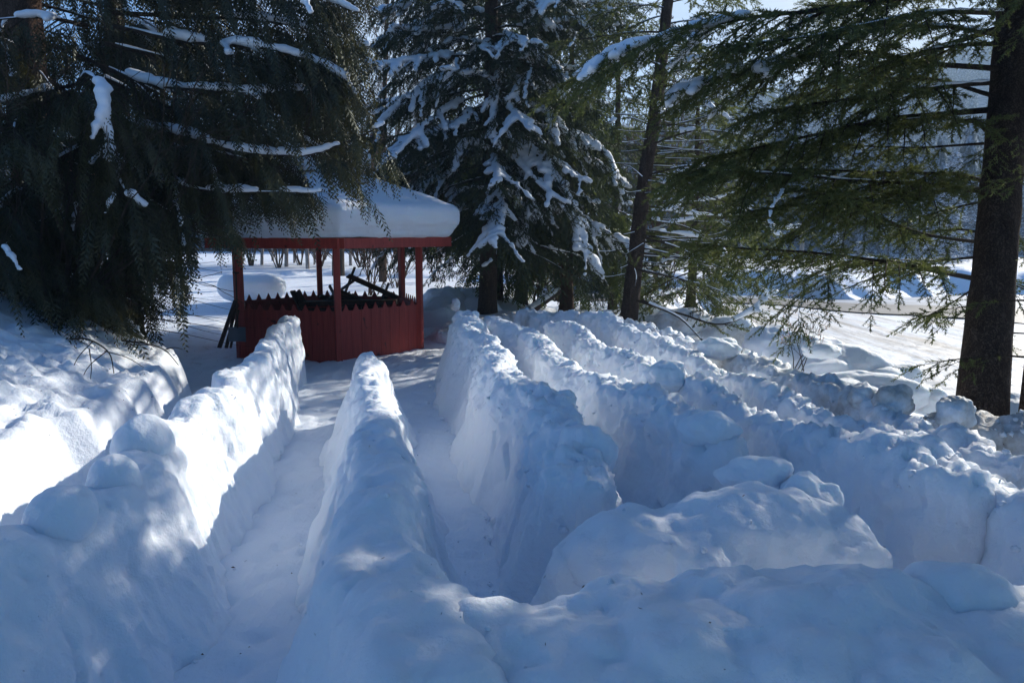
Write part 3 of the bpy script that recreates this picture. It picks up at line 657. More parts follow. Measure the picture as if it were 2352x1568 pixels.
Vs[:, 2] += Vs[:, 1]*((zt+.9-ze)/2.8); o = mesh('roof_snow', Vs+np.array([(x0+x1)/2-4, 32.6, (ze+zt+.9)/2+.2]), fs, M['snow'], cb)
for ch in cb.children:
    ch.data.transform(Matrix.Translation((0, -32, 0)))
pv = thing('garage_door', W(1418, 700, 29), 'cream door with a grid of square panes standing left of the leaning trunk', 'door')
def pp(name, a, b, w, h, mat, par=pv):
    mb = MB(); mb.beam(a, b, w, h, (0, 0, 1)); return mb.build(name, M[mat], par)
base = np.array(pv.location); zb = 0
def L_(u, v, d=29): return W(u, v, d)-base
pw = L_(1442, 640)[0]-L_(1389, 640)[0]
lft = L_(1389, 692); rgt = L_(1446, 692); top = L_(1389, 645)[2]; bot = lft[2]
mb = MB(); mb.beam((lft[0], 0, (top+bot)/2), (rgt[0], 0, (top+bot)/2), .04, top-bot, (0, 0, 1)); mb.build('panel', M['cream'], pv)
mb = MB()
for k in range(5):
    z = bot+(top-bot)*k/4; mb.beam((lft[0], -.04, z), (rgt[0], -.04, z), .03, .025)
for k in (0, .5, 1): x = lft[0]+(rgt[0]-lft[0])*k; mb.beam((x, -.045, bot), (x, -.045, top), .03, .03)
mb.build('grid', M['greypaint'], pv)
mb = MB()
for x in (lft[0]-.12, rgt[0]+.12): mb.beam((x, 0, bot-.3), (x, 0, top+.05), .14, .10)
mb.beam((lft[0]-.2, 0, top+.07), (rgt[0]+.2, 0, top+.07), .10, .10); mb.beam((lft[0]-.2, 0, bot-.12), (rgt[0]+.2, 0, bot-.12), .1, .2); mb.build('frame', M['greypaint'], pv)
# snow covered leaning beam under the cedar
a, b = W(1215, 712, 21), W(1285, 668, 22)
lb = thing('leaning_beam', a, 'slanting beam topped with snow leaning under the spruce boughs', 'beam')
mb = MB(); mb.beam((0, 0, -.1), b-a, .12, .12); mb.build('board', M['dark'], lb)
V, f = tube([(0, 0, .05), (b-a)*.35+np.array([0, 0, .06]), (b-a)*.7+np.array([0, 0, .07]), (b-a)+np.array([0, 0, .05])], [.07, .085, .08, .05], 10); mesh('snow_cover', V, f, M['snow_bough'], lb)
# utility poles, wires
def pole(u, d, vt, vb, lbl):
    a, b = W(u, vb, d), W(u, vt, d); a[2] = max(0, a[2]-1.0); b[0] = a[0]
    t = thing('utility_pole', a, lbl, 'utility pole', 'poles beside the road'); mb = MB(); mb.tube([(0, 0, 0), (0, 0, b[2]-a[2])], .14, 10); mb.build('shaft', M['grey_wood'], t)
    mb = MB(); mb.beam((-.9, .15, b[2]-a[2]-.35), (.9, .15, b[2]-a[2]-.35), .1, .1); mb.build('crossarm', M['grey_wood'], t); return b
pa = pole(1840, 52, 512, 600, 'grey wooden pole with a crossarm before the blue wood'); pb = pole(2560, 47, 470, 600, 'grey wooden pole beyond the right trunk, out at the edge')
for k, dz in enumerate((-.3, -.5, .9)):
    s_ = np.linspace(0, 1, 30); L0 = pa+(pa-pb)*1.3; P = (L0[None]*(1-s_)[:, None]+pb[None]*s_[:, None]); P[:, 2] += dz-.8*4*s_*(1-s_)*.5
    V, f = tube(P, .022, 5); tag(mesh('power_line', V, f, M['wire']), ['thin dark power line strung between the poles, middle one', 'thin dark power line strung between the poles, lowest one', 'thin dark power line highest above the road'][k], 'wire', 'wires along the road')
# ------------------------------------------------------------------ foliage templates (local x along the twig)
def tri(a, b, c): return [a, b, c]
def t_needles(L, n, nl, nw, seed, flat=.5):
    r = np.random.default_rng(seed); T = [[(0, 0, .002), (L, 0, .0), (0, .006, -.003)]]
    for i in range(n):
        x = L*(.05+.95*i/n); a = r.random()*6.28 if flat < 1 else 0; sy, sz = math.cos(a), math.sin(a)*flat
        f = .55+.3*r.random(); q = np.array([f, sy, sz]); q /= np.linalg.norm(q); l = nl*(.8+.4*r.random())*(1-.35*i/n)
        p = np.array([x, 0, 0]); s = np.cross(q, (sz+.3, -.2, sy)); s /= np.linalg.norm(s)
        T.append([p-s*nw/2, p+s*nw/2, p+q*l])
    return np.array(T, float)
def t_frond(L, n, seed, wid=.014, sl=.34):
    """flat, drooping scale-leaf spray"""
    r = np.random.default_rng(seed); T = [[(0, -.004, 0), (0, .004, 0), (L, 0, -.03*L)]]
    for i in range(n):
        s = (i+.5)/n; x = L*(.08+.9*s); sd_ = 1 if i % 2 else -1; l = L*sl*(1-.75*s)*(.7+.5*r.random())
        an = R(38+14*r.random()); p = np.array([x, 0, -.03*x]); q = np.array([math.cos(an), sd_*math.sin(an), -.25*r.random()-.05])
        nrm = np.array([-q[1], q[0], 0]); w = wid*(.8+.5*r.random())
        m = p+q*l*.45
        T.append([p, m+nrm*w/2, p+q*l]); T.append([p, p+q*l, m-nrm*w/2])
    return np.array(T, float)
def clear_view(P):
    """no boughs low over the gazebo and its clearing"""
    P = np.asarray(P); d = P-np.array([0, 0, H]); yc = d[:, 1]*cp-d[:, 2]*sp; u = 1176+F*d[:, 0]/yc; v = 784-F*(d[:, 1]*sp+d[:, 2]*cp)/yc
    lim = np.interp(u, [-200, 0, 150, 300, 400, 440, 470, 520, 600, 700, 760, 860, 900, 1000], [720, 720, 765, 770, 720, 640, 560, 510, 480, 465, 460, 410, 350, 295])+85*vn(np.stack([u/38, 0*u, 0*u], -1), 3)
    gap = (v < 330+40*vn(np.stack([u/25, v/25, 0*u], -1), 6)) & (u > 835+30*vn(np.stack([v/45, 0*u, 0*u], -1), 5))
    return ((v < lim) | (u > 1000)) & ~gap
class Crown:
    def __init__(s): s.it = []
    prune = None
    def put(s, ti, P, D, U, S):
        if s.prune:
            m = s.prune(P); P, D, U, S = P[m], D[m], U[m], S[m]
        if len(P): s.it.append((np.full(len(P), ti), P, D, U, S))
    def bake(s, temps, name, mat, parent, off):
        if not s.it: return
        ti = np.concatenate([a[0] for a in s.it]); P = np.concatenate([a[1] for a in s.it]); D = np.concatenate([a[2] for a in s.it]); U = np.concatenate([a[3] for a in s.it]); S = np.concatenate([a[4] for a in s.it])
        D = D/(np.linalg.norm(D, axis=1)[:, None]+1e-9); Yv = np.cross(U, D); Yv /= np.linalg.norm(Yv, axis=1)[:, None]+1e-9; Z = np.cross(D, Yv); out = []
        for k in range(len(temps)):
            m = ti == k
            if not m.any(): continue
            T = temps[k].reshape(-1, 3); B = np.stack([D[m], Yv[m], Z[m]], 1)*S[m][:, None, None]
            out.append((np.einsum('vi,nij->nvj', T, B)+P[m][:, None]).reshape(-1, 3))
        V = np.concatenate(out)-off; Fq = np.arange(len(V)).reshape(-1, 3)
        print(name, 'tris', len(Fq)); return mesh(name, V, Fq, mat, parent, smooth=False)
class Tubes:
    def __init__(s): s.V = []; s.F = []; s.n = 0
    def add(s, P, r, n=5):
        V, f = tube(P, r, n); s.V.append(V); s.F.append(f+s.n); s.n += len(V)
    def bake(s, name, mat, parent, off):
        if s.V: return mesh(name, np.concatenate(s.V)-off, np.concatenate(s.F), mat, parent)
ICO = None
def ico():
    global ICO
    if ICO is None:
        t = (1+5**.5)/2; v = [(-1, t, 0), (1, t, 0), (-1, -t, 0), (1, -t, 0), (0, -1, t), (0, 1, t), (0, -1, -t), (0, 1, -t), (t, 0, -1), (t, 0, 1), (-t, 0, -1), (-t, 0, 1)]
        v = [np.array(x)/np.linalg.norm(x) for x in v]; f = [(0, 11, 5), (0, 5, 1), (0, 1, 7), (0, 7, 10), (0, 10, 11), (1, 5, 9), (5, 11, 4), (11, 10, 2), (10, 7, 6), (7, 1, 8), (3, 9, 4), (3, 4, 2), (3, 2, 6), (3, 6, 8), (3, 8, 9), (4, 9, 5), (2, 4, 11), (6, 2, 10), (8, 6, 7), (9, 8, 1)]
        nf = []; c = {}
        def mid(a, b):
            k = (min(a, b), max(a, b))
            if k not in c: m = v[a]+v[b]; v.append(m/np.linalg.norm(m)); c[k] = len(v)-1
            return c[k]
        for a, b, d in f: x, y, z = mid(a, b), mid(b, d), mid(d, a); nf += [(a, x, z), (b, y, x), (d, z, y), (x, y, z)]
        ICO = (np.array(v), np.array(nf))
    return ICO
class Snow:
    """snow resting on boughs: overlapping lumps fused into one skin"""
    def __init__(s): s.c = []; s.r = []
    def add(s, c, r): s.c.append(c); s.r.append(r)
    def bake(s, name, parent, off, vox):
        if not s.c: return
        v, f = ico(); C = np.array(s.c)-off; Rr = np.array(s.r); V = (C[:, None]+v[None]*Rr[:, None]); n = len(v)
        V = V.reshape(-1, 3); V += .18*np.repeat(Rr.mean(1), n)[:, None]*np.stack([vn((V+off)*9+k*11, 4) for k in range(3)], -1)
        Fq = (f[None]+np.arange(len(C))[:, None, None]*n).reshape(-1, 3)
        o = mesh(name, V, Fq, M['snow_bough'], parent)
        m = o.modifiers.new('fuse', 'REMESH'); m.mode = 'VOXEL'; m.voxel_size = vox; m.use_smooth_shade = True
        k = o.modifiers.new('soft', 'SMOOTH'); k.factor = .6; k.iterations = 2
        dg = bpy.context.evaluated_depsgraph_get(); ev = o.evaluated_get(dg); me = ev.to_mesh()
        me.calc_loop_triangles(); a = np.empty(len(me.vertices)*3, np.float32); me.vertices.foreach_get('co', a); f = np.empty(len(me.loop_triangles)*3, np.int32); me.loop_triangles.foreach_get('vertices', f)
        ev.to_mesh_clear(); old = o.data; bpy.data.objects.remove(o); bpy.data.meshes.remove(old)
        print(name, 'verts', len(a)//3); split_parts('snow_clump', a.reshape(-1, 3), f.reshape(-1, 3), M['snow_bough'], parent)
def pieces(V, Fq):
    lab = np.arange(len(V))
    while True:
        m = lab[Fq].min(1); new = lab.copy(); np.minimum.at(new, Fq.ravel(), np.repeat(m, Fq.shape[1])); new = np.minimum(new, new[new])
        if (new == lab).all(): return lab
        lab = new
def split_parts(name, V, Fq, mat, parent, keep=70):
    lab = pieces(V, Fq); fl = lab[Fq[:, 0]]; u, c = np.unique(fl, return_counts=True); order = u[np.argsort(-c)]
    def sub(ids, kind=None):
        m = np.isin(fl, ids); f = Fq[m]; vi, inv = np.unique(f, return_inverse=True); o = mesh(name, V[vi], inv.reshape(f.shape), mat, parent)
        if kind: o['kind'] = kind
    for k in order[:keep]: sub([k])
    if len(order) > keep: sub(order[keep:], 'stuff')
NZ = np.array([0, 0, 1.])
class Tree:
    def __init__(s, name, base, label, seed, leaf, bark='bark', twig='twig', temps=None, kind='needle', group=None, cat='conifer'):
        s.name = name; s.b = np.array(base, float); s.label = label; s.r = np.random.default_rng(seed); s.leaf = leaf; s.bark = bark; s.twig = twig
        s.temps = temps; s.kind = kind; s.cr = Crown(); s.tb = Tubes(); s.sn = Snow(); s.group = group; s.cat = cat
        s.sec_step = .14; s.sec_len = .36; s.sec_max = 1.3; s.tw_step = .06; s.tw_s = 1.0; s.droop = .3; s.hang = 0.; s.side = .85; s.bare = .1; s.snow_r = .055; s.dust = 0.; s.thin = 1.; s.sngap = -.3; s.tuft = 0; s.vr = .45; s.rn = .2
    def trunk(s, top, r0, r1, wob=.04):
        n = 60; t = np.linspace(0, 1, n)[:, None]; top = np.array(top, float)
        P = s.b-np.array([0, 0, .4])+(top-s.b+np.array([0, 0, .4]))*t; h = np.linalg.norm(top-s.b); P[:, :2] += wob*np.stack([vn(np.hstack([t*h*.35, t*0, t*0+s.b[0]]), 3), vn(np.hstack([t*h*.35, t*0+5, t*0]), 4)], -1)*np.minimum(1, t*5)
        rr = r0+(r1-r0)*t[:, 0]**.9+r0*.45*np.exp(-t[:, 0]*h/.35)
        V, f = tube(P, rr, 24); N = V.reshape(n, 24, 3)-P[:, None]; N /= np.linalg.norm(N, axis=-1)[..., None]
        V = V.reshape(n, 24, 3); V = V+N*(.02*fbm(V*np.array([9, 9, 3.]), 3, 6)*min(1.5, r0/.2))[..., None]
        s.tv = (V.reshape(-1, 3), f); s.P = P; s.rr = rr; s.h = h
    def tp(s, z):
        i = np.interp(z, s.P[:, 2], np.arange(len(s.P))); a = int(min(i, len(s.P)-2)); f = i-a; return s.P[a]*(1-f)+s.P[a+1]*f, float(np.interp(z, s.P[:, 2], s.rr))
    def branch(s, C, r0, foliage=(0.12, 1.0), dens=1.0, snow=0.0, dust=None, L=None, snow_w=1.0, seclen=None, snow_from=.25, snow_s=1.0):
        r = s.r; C = np.asarray(C, float); L = L or np.linalg.norm(np.diff(C, axis=0), axis=1).sum(); n = max(8, int(L/.12))
        P = spline(C, n); P += .015*L**.5*np.stack([vn(P*2.3+k*9, 5) for k in range(3)], -1)*np.linspace(0, 1, n)[:, None]
        rad = r0*(1-.85*np.linspace(0, 1, n)**.8); s.tb.add(P, rad, 6)
        T, _, _ = frames(P)
        dust = s.dust if dust is None else dust
        if dust and r.random() < dust:                 # thin line of snow on top of the limb
            a, b = sorted(r.random(2)*n); a = int(a*.6); b = int(max(b, a+4))
            Q = P[a:b]; 
            if len(Q) > 3:
                rq = rad[a:b]; V = Q+NZ*(rq*.9)[:, None]; s.dt.add(V, np.clip(rq*.85, .006, .03)*(1+.5*vn(V*7, 3)), 6)
        on = r.random() < snow; ph = r.random()*50
        if on:
            st = .045*snow_s; m = int(L/st)
            for i in range(m):
                t = i/m
                if t < snow_from: continue
                g = vn(np.array([[t*L*2.6, ph, 0.]]), 8)[0]
                if g < s.sngap: continue
                j = t*(n-1); k = int(j); p = P[k]*(1-j+k)+P[min(k+1, n-1)]*(j-k); q = s.snow_r*snow_s*(.62+.5*g+.5*r.random())*(1.15-.4*t)
                s.sn.add(p+NZ*(rad[k]+q*.45)+T[k]*0, (q*1.1, q*1.1, q*.8))
        s0, s1 = foliage; step = s.sec_step/dens; m = int(L*(s1-s0)/step); sl = seclen or s.sec_len
        for i in range(m):
            t = s0+(s1-s0)*(i+r.random()*.8)/max(1, m); j = t*(n-1); k = int(min(j, n-2)); p = P[k]*(1-j+k)+P[k+1]*(j-k); tg = T[k]
            if r.random() < s.bare: continue
            if s.cr.prune and not s.cr.prune(p[None]+np.array([[0, 0, .1]]))[0]: continue
            sd_ = 1 if i % 2 else -1; hs = np.cross(tg, NZ); hs /= np.linalg.norm(hs)+1e-9
            prof = math.sin(min(1, (t*.95+.08))*math.pi)**.6 if t < .5 else (1.06-t)**.55*1.3
            l = min(s.sec_max, sl*L*prof*(.65+.6*r.random()))+.08
            d = tg*(1-.3*s.side)+hs*sd_*s.side*(.7+.5*r.random())+NZ*(s.vr*(r.random()-.5)-s.droop*.35); d /= np.linalg.norm(d)
            q = np.linspace(0, 1, 6)[:, None]; dr = s.droop*(.7+.6*r.random())
            S = p+d*l*q-NZ*(dr*l*q**1.8); S = S+.02*l*np.stack([vn(S*8+kk*5, 9) for kk in range(3)], -1)*q
            if s.cr.prune and not s.cr.prune(S[-1:]+np.array([[0, 0, .0]]))[0]: continue
            s.tb.add(S, np.linspace(max(.004, rad[k]*.45), .002, 6), 4)
            s.dress(S, l, 1.0)
            if s.tuft and r.random() < s.tuft and l > .2:
                for a in np.arange(.5*r.random(), .98, .035/l):
                    ii = a*5; kk = int(min(ii, 4)); pp_ = S[kk]*(1-ii+kk)+S[kk+1]*(ii-kk); q2 = s.snow_r*.55*(.6+.7*r.random())
                    s.sn.add(pp_+NZ*q2*.5+r.normal(size=3)*q2*.3, (q2*1.15, q2*1.15, q2*.75))
            if on and t > snow_from and r.random() < .75*snow_w:
                for a in np.arange(.02, min(.8, .12+.6*r.random()), .05*snow_s/max(l, .05)):
                    ii = a*5; kk = int(min(ii, 4)); pp_ = S[kk]*(1-ii+kk)+S[kk+1]*(ii-kk); q2 = s.snow_r*snow_s*(.6+.6*r.random())*(1-.3*a)
                    s.sn.add(pp_+NZ*q2*.5, (q2*1.15, q2*1.15, q2*.8))
        s.dress(P[int(n*.8):], L*.2, 1.0)
    def dress(s, S, l, k):
        r = s.r; n = max(2, int(l/s.tw_step*s.thin)); t = (np.arange(n)+r.random(n)*.9)/n; j = t*(len(S)-1); a = np.minimum(j.astype(int), len(S)-2); f = (j-a)[:, None]
        P = S[a]*(1-f)+S[a+1]*f; T = S[a+1]-S[a]; T /= np.linalg.norm(T, axis=1)[:, None]+1e-9
        sd_ = np.where(np.arange(n) % 2, 1., -1.)[:, None]; hs = np.cross(T, NZ); hs /= np.linalg.norm(hs, axis=1)[:, None]+1e-9
        rnd = r.normal(size=(n, 3))
        if s.hang:
            D = T*.25+hs*sd_*.35*(1-s.hang)-NZ*s.hang+rnd*.14; U = hs*.6+rnd*.5+T*.3
        else:
            D = T*.75+hs*sd_*.6+rnd*s.rn-NZ*.12; U = NZ+rnd*.35
        S_ = s.tw_s*(.65+.6*r.random(n))*(1-.25*t)
        s.cr.put(int(r.integers(len(s.temps))), P, D, U, S_)
        # the tip
        s.cr.put(int(r.integers(len(s.temps))), S[-1:], T[-1:]-NZ*.5*s.hang, NZ[None]+rnd[:1]*.3, S_[:1])
    def auto(s, z0, z1, n, L0, L1, az=None, el=(-.1, .35), sag=-.35, lift=.18, r0=.03, snow=0., dens=1., fol=(.15, 1.), dust=None, pw=1., **kw):
        r = s.r; ga = r.random()*6.28
        for i in range(n):
            t = ((i+r.random())/n)**pw; z = z0+(z1-z0)*t; p, tr = s.tp(z)
            if az is None: ga += 2.4+r.normal()*.35; a = ga
            else: a = az[0]+(az[1]-az[0])*r.random()
            L = (L0+(L1-L0)*t)*(.7+.45*r.random()); e = el[0]+(el[1]-el[0])*t+r.normal()*.08; d = np.array([math.cos(a), math.sin(a), 0]); ss = np.linspace(0, 1, 7)[:, None]
            cv = r.normal()*.12; pr = np.array([-d[1], d[0], 0])
            sg = sag*(.75+.5*r.random())
            C = p+d*tr*.7+d*L*ss*(1-.08*ss)+pr*cv*L*ss**2+NZ*L*(math.tan(e)*ss+sg*ss**2+lift*ss**3.2)
            s.branch(C, r0*(.7+.5*r.random())*(.5+.5*L/max(L0, .1)), fol, dens, snow, dust, L=L, **kw)
    def done(s, vox=.03):
        root = thing(s.name, s.b, s.label, s.cat, s.group); mesh('trunk', s.tv[0]-s.b, s.tv[1], M[s.bark], root)
        s.tb.bake('branches', M[s.twig], root, s.b); s.cr.bake(s.temps, 'foliage', M[s.leaf], root, s.b); s.sn.bake('snow_cover', root, s.b, vox)
        if s.dt.V: split_parts('snow_line', np.concatenate(s.dt.V)-s.b, np.concatenate(s.dt.F), M['snow_bough'], root, 60)
        return root
    @property
    def dt(s):
        if not hasattr(s, '_dt'): s._dt = Tubes()
        return s._dt
needS = [t_needles(.19, 28, .044, .0115, k, .8) for k in range(4)]
needM = [t_needles(.24, 26, .055, .018, 10+k, .8) for k in range(4)]
frond = [t_frond(.30, 9, k, .030) for k in range(4)]
strand = [t_frond(.42, 14, 20+k, .0185, .26) for k in range(4)]

# --- big hanging cedar at the left
b = np.array([-6.6, 11.2, 1.2])
T = Tree('cedar_tree', b, 'huge dark cedar with hanging sprays at the upper left, long snowy limbs over the gazebo', 3, 'cedar', 'bark_red', temps=strand, kind='hang')
T.trunk(b+np.array([-.2, .2, 17]), .33, .05); T.hang = .85; T.tw_s = 1.2; T.droop = .55; T.side = .7; T.sec_step = .11; T.tw_step = .044; T.sec_len = .28; T.sec_max = 1.2; T.dust = .5; T.tuft = .03; T.snow_r = .066; T.sngap = -.3; T.bare = .04; T.cr.prune = clear_view
EXP = [([(205, 330, 11.2), (330, 400, 10.9), (430, 430, 10.7), (540, 443, 10.6), (650, 440, 10.5), (745, 437, 10.4)], 1.0), ([(230, 240, 11.2), (320, 290, 11), (430, 312, 10.8), (540, 345, 10.7), (690, 357, 10.6), (800, 325, 10.6), (885, 285, 10.6)], 1.),
       ([(225, 150, 11.2), (350, 195, 11), (480, 207, 10.8), (600, 212, 10.8), (700, 205, 10.8)], 1.), ([(260, 60, 11.3), (420, 95, 11), (540, 105, 10.8), (640, 118, 10.7), (720, 140, 10.7), (800, 178, 10.7)], 1.),
       ([(260, 30, 11.3), (450, 40, 11.2), (620, 50, 11.1), (760, 80, 11), (850, 110, 11)], .8), ([(240, 100, 11.4), (420, 140, 11.6), (600, 160, 11.9), (760, 200, 12.1), (860, 215, 12.3)], 0),
       ([(260, -60, 11.3), (480, -60, 11), (680, -30, 10.8), (830, 30, 10.8)], 1.), ([(260, -160, 11.3), (480, -150, 11.5), (680, -130, 11.7), (860, -70, 12)], .0),
       ([(240, 180, 11.4), (400, 250, 11.8), (560, 275, 12.2), (720, 290, 12.5), (800, 300, 12.6)], 0), ([(240, 250, 11.4), (380, 330, 11.2), (500, 350, 11.0), (620, 380, 11), (700, 400, 11)], 0),
       ([(230, 350, 11.3), (330, 450, 11.), (420, 500, 10.9), (500, 520, 10.9), (560, 540, 10.9)], 0), ([(230, 420, 11.3), (320, 510, 11.), (390, 580, 10.9), (430, 640, 10.9)], 0),
       ([(180, 200, 11.), (200, 170, 10.2), (230, 200, 9.7), (250, 290, 9.6), (255, 380, 9.6)], .8), ([(240, 300, 10.9), (250, 360, 10.2), (270, 400, 9.8), (290, 440, 9.6), (320, 465, 9.6)], 1.),
       ([(200, 60, 11.), (100, 40, 10.5), (-50, 50, 10)], 1.), ([(200, 190, 11.), (100, 210, 10.5), (-50, 250, 10)], 1.), ([(200, 330, 11.), (100, 380, 10.5), (-50, 460, 10)], .8), ([(210, 430, 11.), (110, 500, 10.5), (-20, 560, 10)], .0)]
for C, sn in EXP: T.branch([W(*c) for c in C], .035, (.10, 1.), 1.25, sn, dust=1., snow_from=.35 if sn < 1 else .15, snow_w=.10)
T.auto(2.6, 8.5, 20, 3.6, 3.0, az=(-.45, 3.6), el=(-.15, .25), sag=-.3, lift=.22, r0=.035, snow=.12, dens=1.1, snow_w=.3)
T.auto(8.5, 17.5, 26, 2.8, .8, el=(.1, .4), r0=.03, dens=.7)
T.auto(1.6, 5.0, 18, 2.0, 2.6, az=(-2.9, -.2), el=(-.25, 0), r0=.02, dens=1.0)
T.auto(1.4, 3.0, 10, 1.6, 2.0, el=(-.4, -.2), r0=.015, dens=1.0)
T.done(.03)
b = np.array([-9.6, 13.5, 1.0])
T = Tree('cedar_tree', b, 'dark cedar behind the huge one at the far left edge, mostly in shade', 5, 'cedar', 'bark_red', temps=strand); T.trunk(b+np.array([.2, .2, 15]), .28, .05); T.hang = .85; T.droop = .5; T.sec_step = .13; T.tw_step = .05; T.sec_len = .34; T.tw_s = 1.5; T.snow_r = .05
T.auto(1.5, 15, 46, 3.6, .8, el=(-.1, .3), r0=.03, snow=.1, dens=1., snow_w=.3); T.done(.04)
b = np.array([-7.6, 15.6, .6])
T = Tree('cedar_tree', b, 'dark cedar standing behind and left of the gazebo, closing the gap above its snow roof', 6, 'cedar', 'bark_red', temps=strand); T.trunk(b+np.array([.3, .2, 16]), .26, .05); T.hang = .85; T.droop = .5; T.sec_step = .13; T.tw_step = .05; T.sec_len = .34; T.tw_s = 1.5; T.snow_r = .05
T.cr.prune = clear_view; T.auto(4.4, 15, 24, 3.3, 1.2, el=(.0, .3), r0=.03, snow=.1, dens=1., snow_w=.3); T.done(.04)

# --- central spruce, heavy with snow
b = np.array([-.62, 19.6, .35]); 
T = Tree('spruce_tree', b, 'tall dark spruce in the middle, its drooping boughs loaded with lumps of snow', 11, 'spruce', temps=needM); T.trunk(b+np.array([.35, .1, 17]), .235, .05); T.droop = .45; T.hang = .2; T.sec_step = .13; T.tw_step = .07; T.sec_len = .32; T.sec_max = 1.0; T.tw_s = 1.2; T.dust = .9; T.tuft = .10; T.snow_r = .078; T.bare = .06
D2 = [([(1150, 330, 19.4), (1225, 372, 18.2), (1290, 430, 17.8), (1330, 530, 17.6), (1375, 630, 17.5)], 1.3), ([(1150, 100, 19.4), (1235, 128, 18.3), (1285, 175, 17.9), (1292, 232, 17.8)], 1.4), ([(1150, 210, 19.4), (1215, 175, 18.6), (1185, 210, 18.1), (1195, 260, 17.9)], 1.),
      ([(1150, 240, 19.4), (1240, 250, 18.4), (1275, 285, 18), (1265, 330, 17.9)], 1.2), ([(1140, 130, 19.4), (1040, 160, 18.9), (940, 220, 18.3), (865, 290, 17.9)], 1.0), ([(1140, 240, 19.5), (1090, 250, 18.7), (1060, 280, 18.3), (1030, 300, 18.1)], .9),
      ([(1150, 380, 19.4), (1200, 400, 18.5), (1215, 450, 18.1), (1232, 505, 18)], .9), ([(1150, 440, 19.4), (1195, 460, 18.5), (1205, 520, 18.2), (1200, 570, 18.1)], 1.), ([(1140, 360, 19.4), (1090, 330, 18.7), (1060, 340, 18.3), (1040, 400, 18.1)], 1.),
      ([(1155, -20, 19.4), (1220, 0, 18.6), (1250, 40, 18.2), (1262, 65, 18.2)], 1.3), ([(1160, 60, 19.4), (1260, 60, 19.2), (1350, 30, 19), (1440, 60, 18.9)], .9), ([(1160, 280, 19.4), (1280, 300, 19.2), (1380, 340, 18.9), (1445, 470, 18.7)], 1.0),
      ([(1140, 330, 19.6), (1040, 360, 19.4), (940, 400, 19), (880, 410, 18.8)], .5), ([(1140, 40, 19.6), (1020, 30, 19.4), (920, 70, 19), (870, 90, 18.9)], .8), ([(1150, 440, 19.6), (1080, 430, 19), (1030, 460, 18.7)], .7), ([(1150, 160, 19.3), (1140, 200, 18.4), (1130, 300, 18.0), (1150, 350, 18)], .9),
      ([(1130, 300, 19.6), (1010, 300, 19.5), (910, 380, 19.3)], .3), ([(1150, 200, 19.6), (1300, 210, 19.6), (1400, 240, 19.4)], .5), ([(1150, 120, 19.5), (1060, 90, 19.), (980, 120, 18.7)], .8), ([(1150, 480, 19.6), (1230, 560, 19.3), (1330, 590, 19), (1390, 650, 18.8)], .4)]
for C, sn in D2: T.branch([W(*c) for c in C], .028, (.12, 1.), 1.1, 1. if sn > .35 else 0, dust=1., snow_from=.12, snow_s=sn*1.05, snow_w=.9, seclen=.24)
T.auto(3.2, 9.3, 76, 3.7, 3.1, el=(-.2, .15), sag=-.42, lift=.25, r0=.03, snow=.5, dens=1., snow_w=.8)
T.auto(9.3, 17.2, 40, 2.9, .5, el=(.05, .4), r0=.025, snow=.1, dens=.6)
T.auto(2.2, 3.6, 12, 2.6, 3.0, el=(-.25, -.15), sag=-.3, r0=.02, dens=.6, snow=.1)
T.done(.035)
# --- cedars right behind it, sunlit olive
for k, (x, y, sdx, hh, lbl) in enumerate([(.25, 23.2, 13, 10.5, 'olive green cedar close behind the spruce trunk, left of its twin'), (1.55, 22.6, 17, 8.8, 'olive green cedar with sunlit hanging sprays between the spruce and the leaning trunk'), (-.45, 22.4, 19, 12, 'narrow cedar trunk just right of the spruce trunk')]):
    b = np.array([x, y, .3]); T = Tree('cedar_tree', b, lbl, sdx, 'cedar_olive', 'bark_red', temps=frond, group='cedars behind the spruce'); T.trunk(b+np.array([.1, 0, hh]), .2, .04); T.hang = .75; T.droop = .55; T.sec_step = .17; T.tw_step = .055; T.sec_len = .38; T.tuft = .03; T.tw_s = 1.7
    T.auto(1.6 if k == 1 else 2.4, hh, 62, 2.5 if k != 2 else 1.8, .6, el=(-.25, .25), sag=-.4, r0=.022, snow=.12, dens=.9, snow_w=.4); T.done(.04)

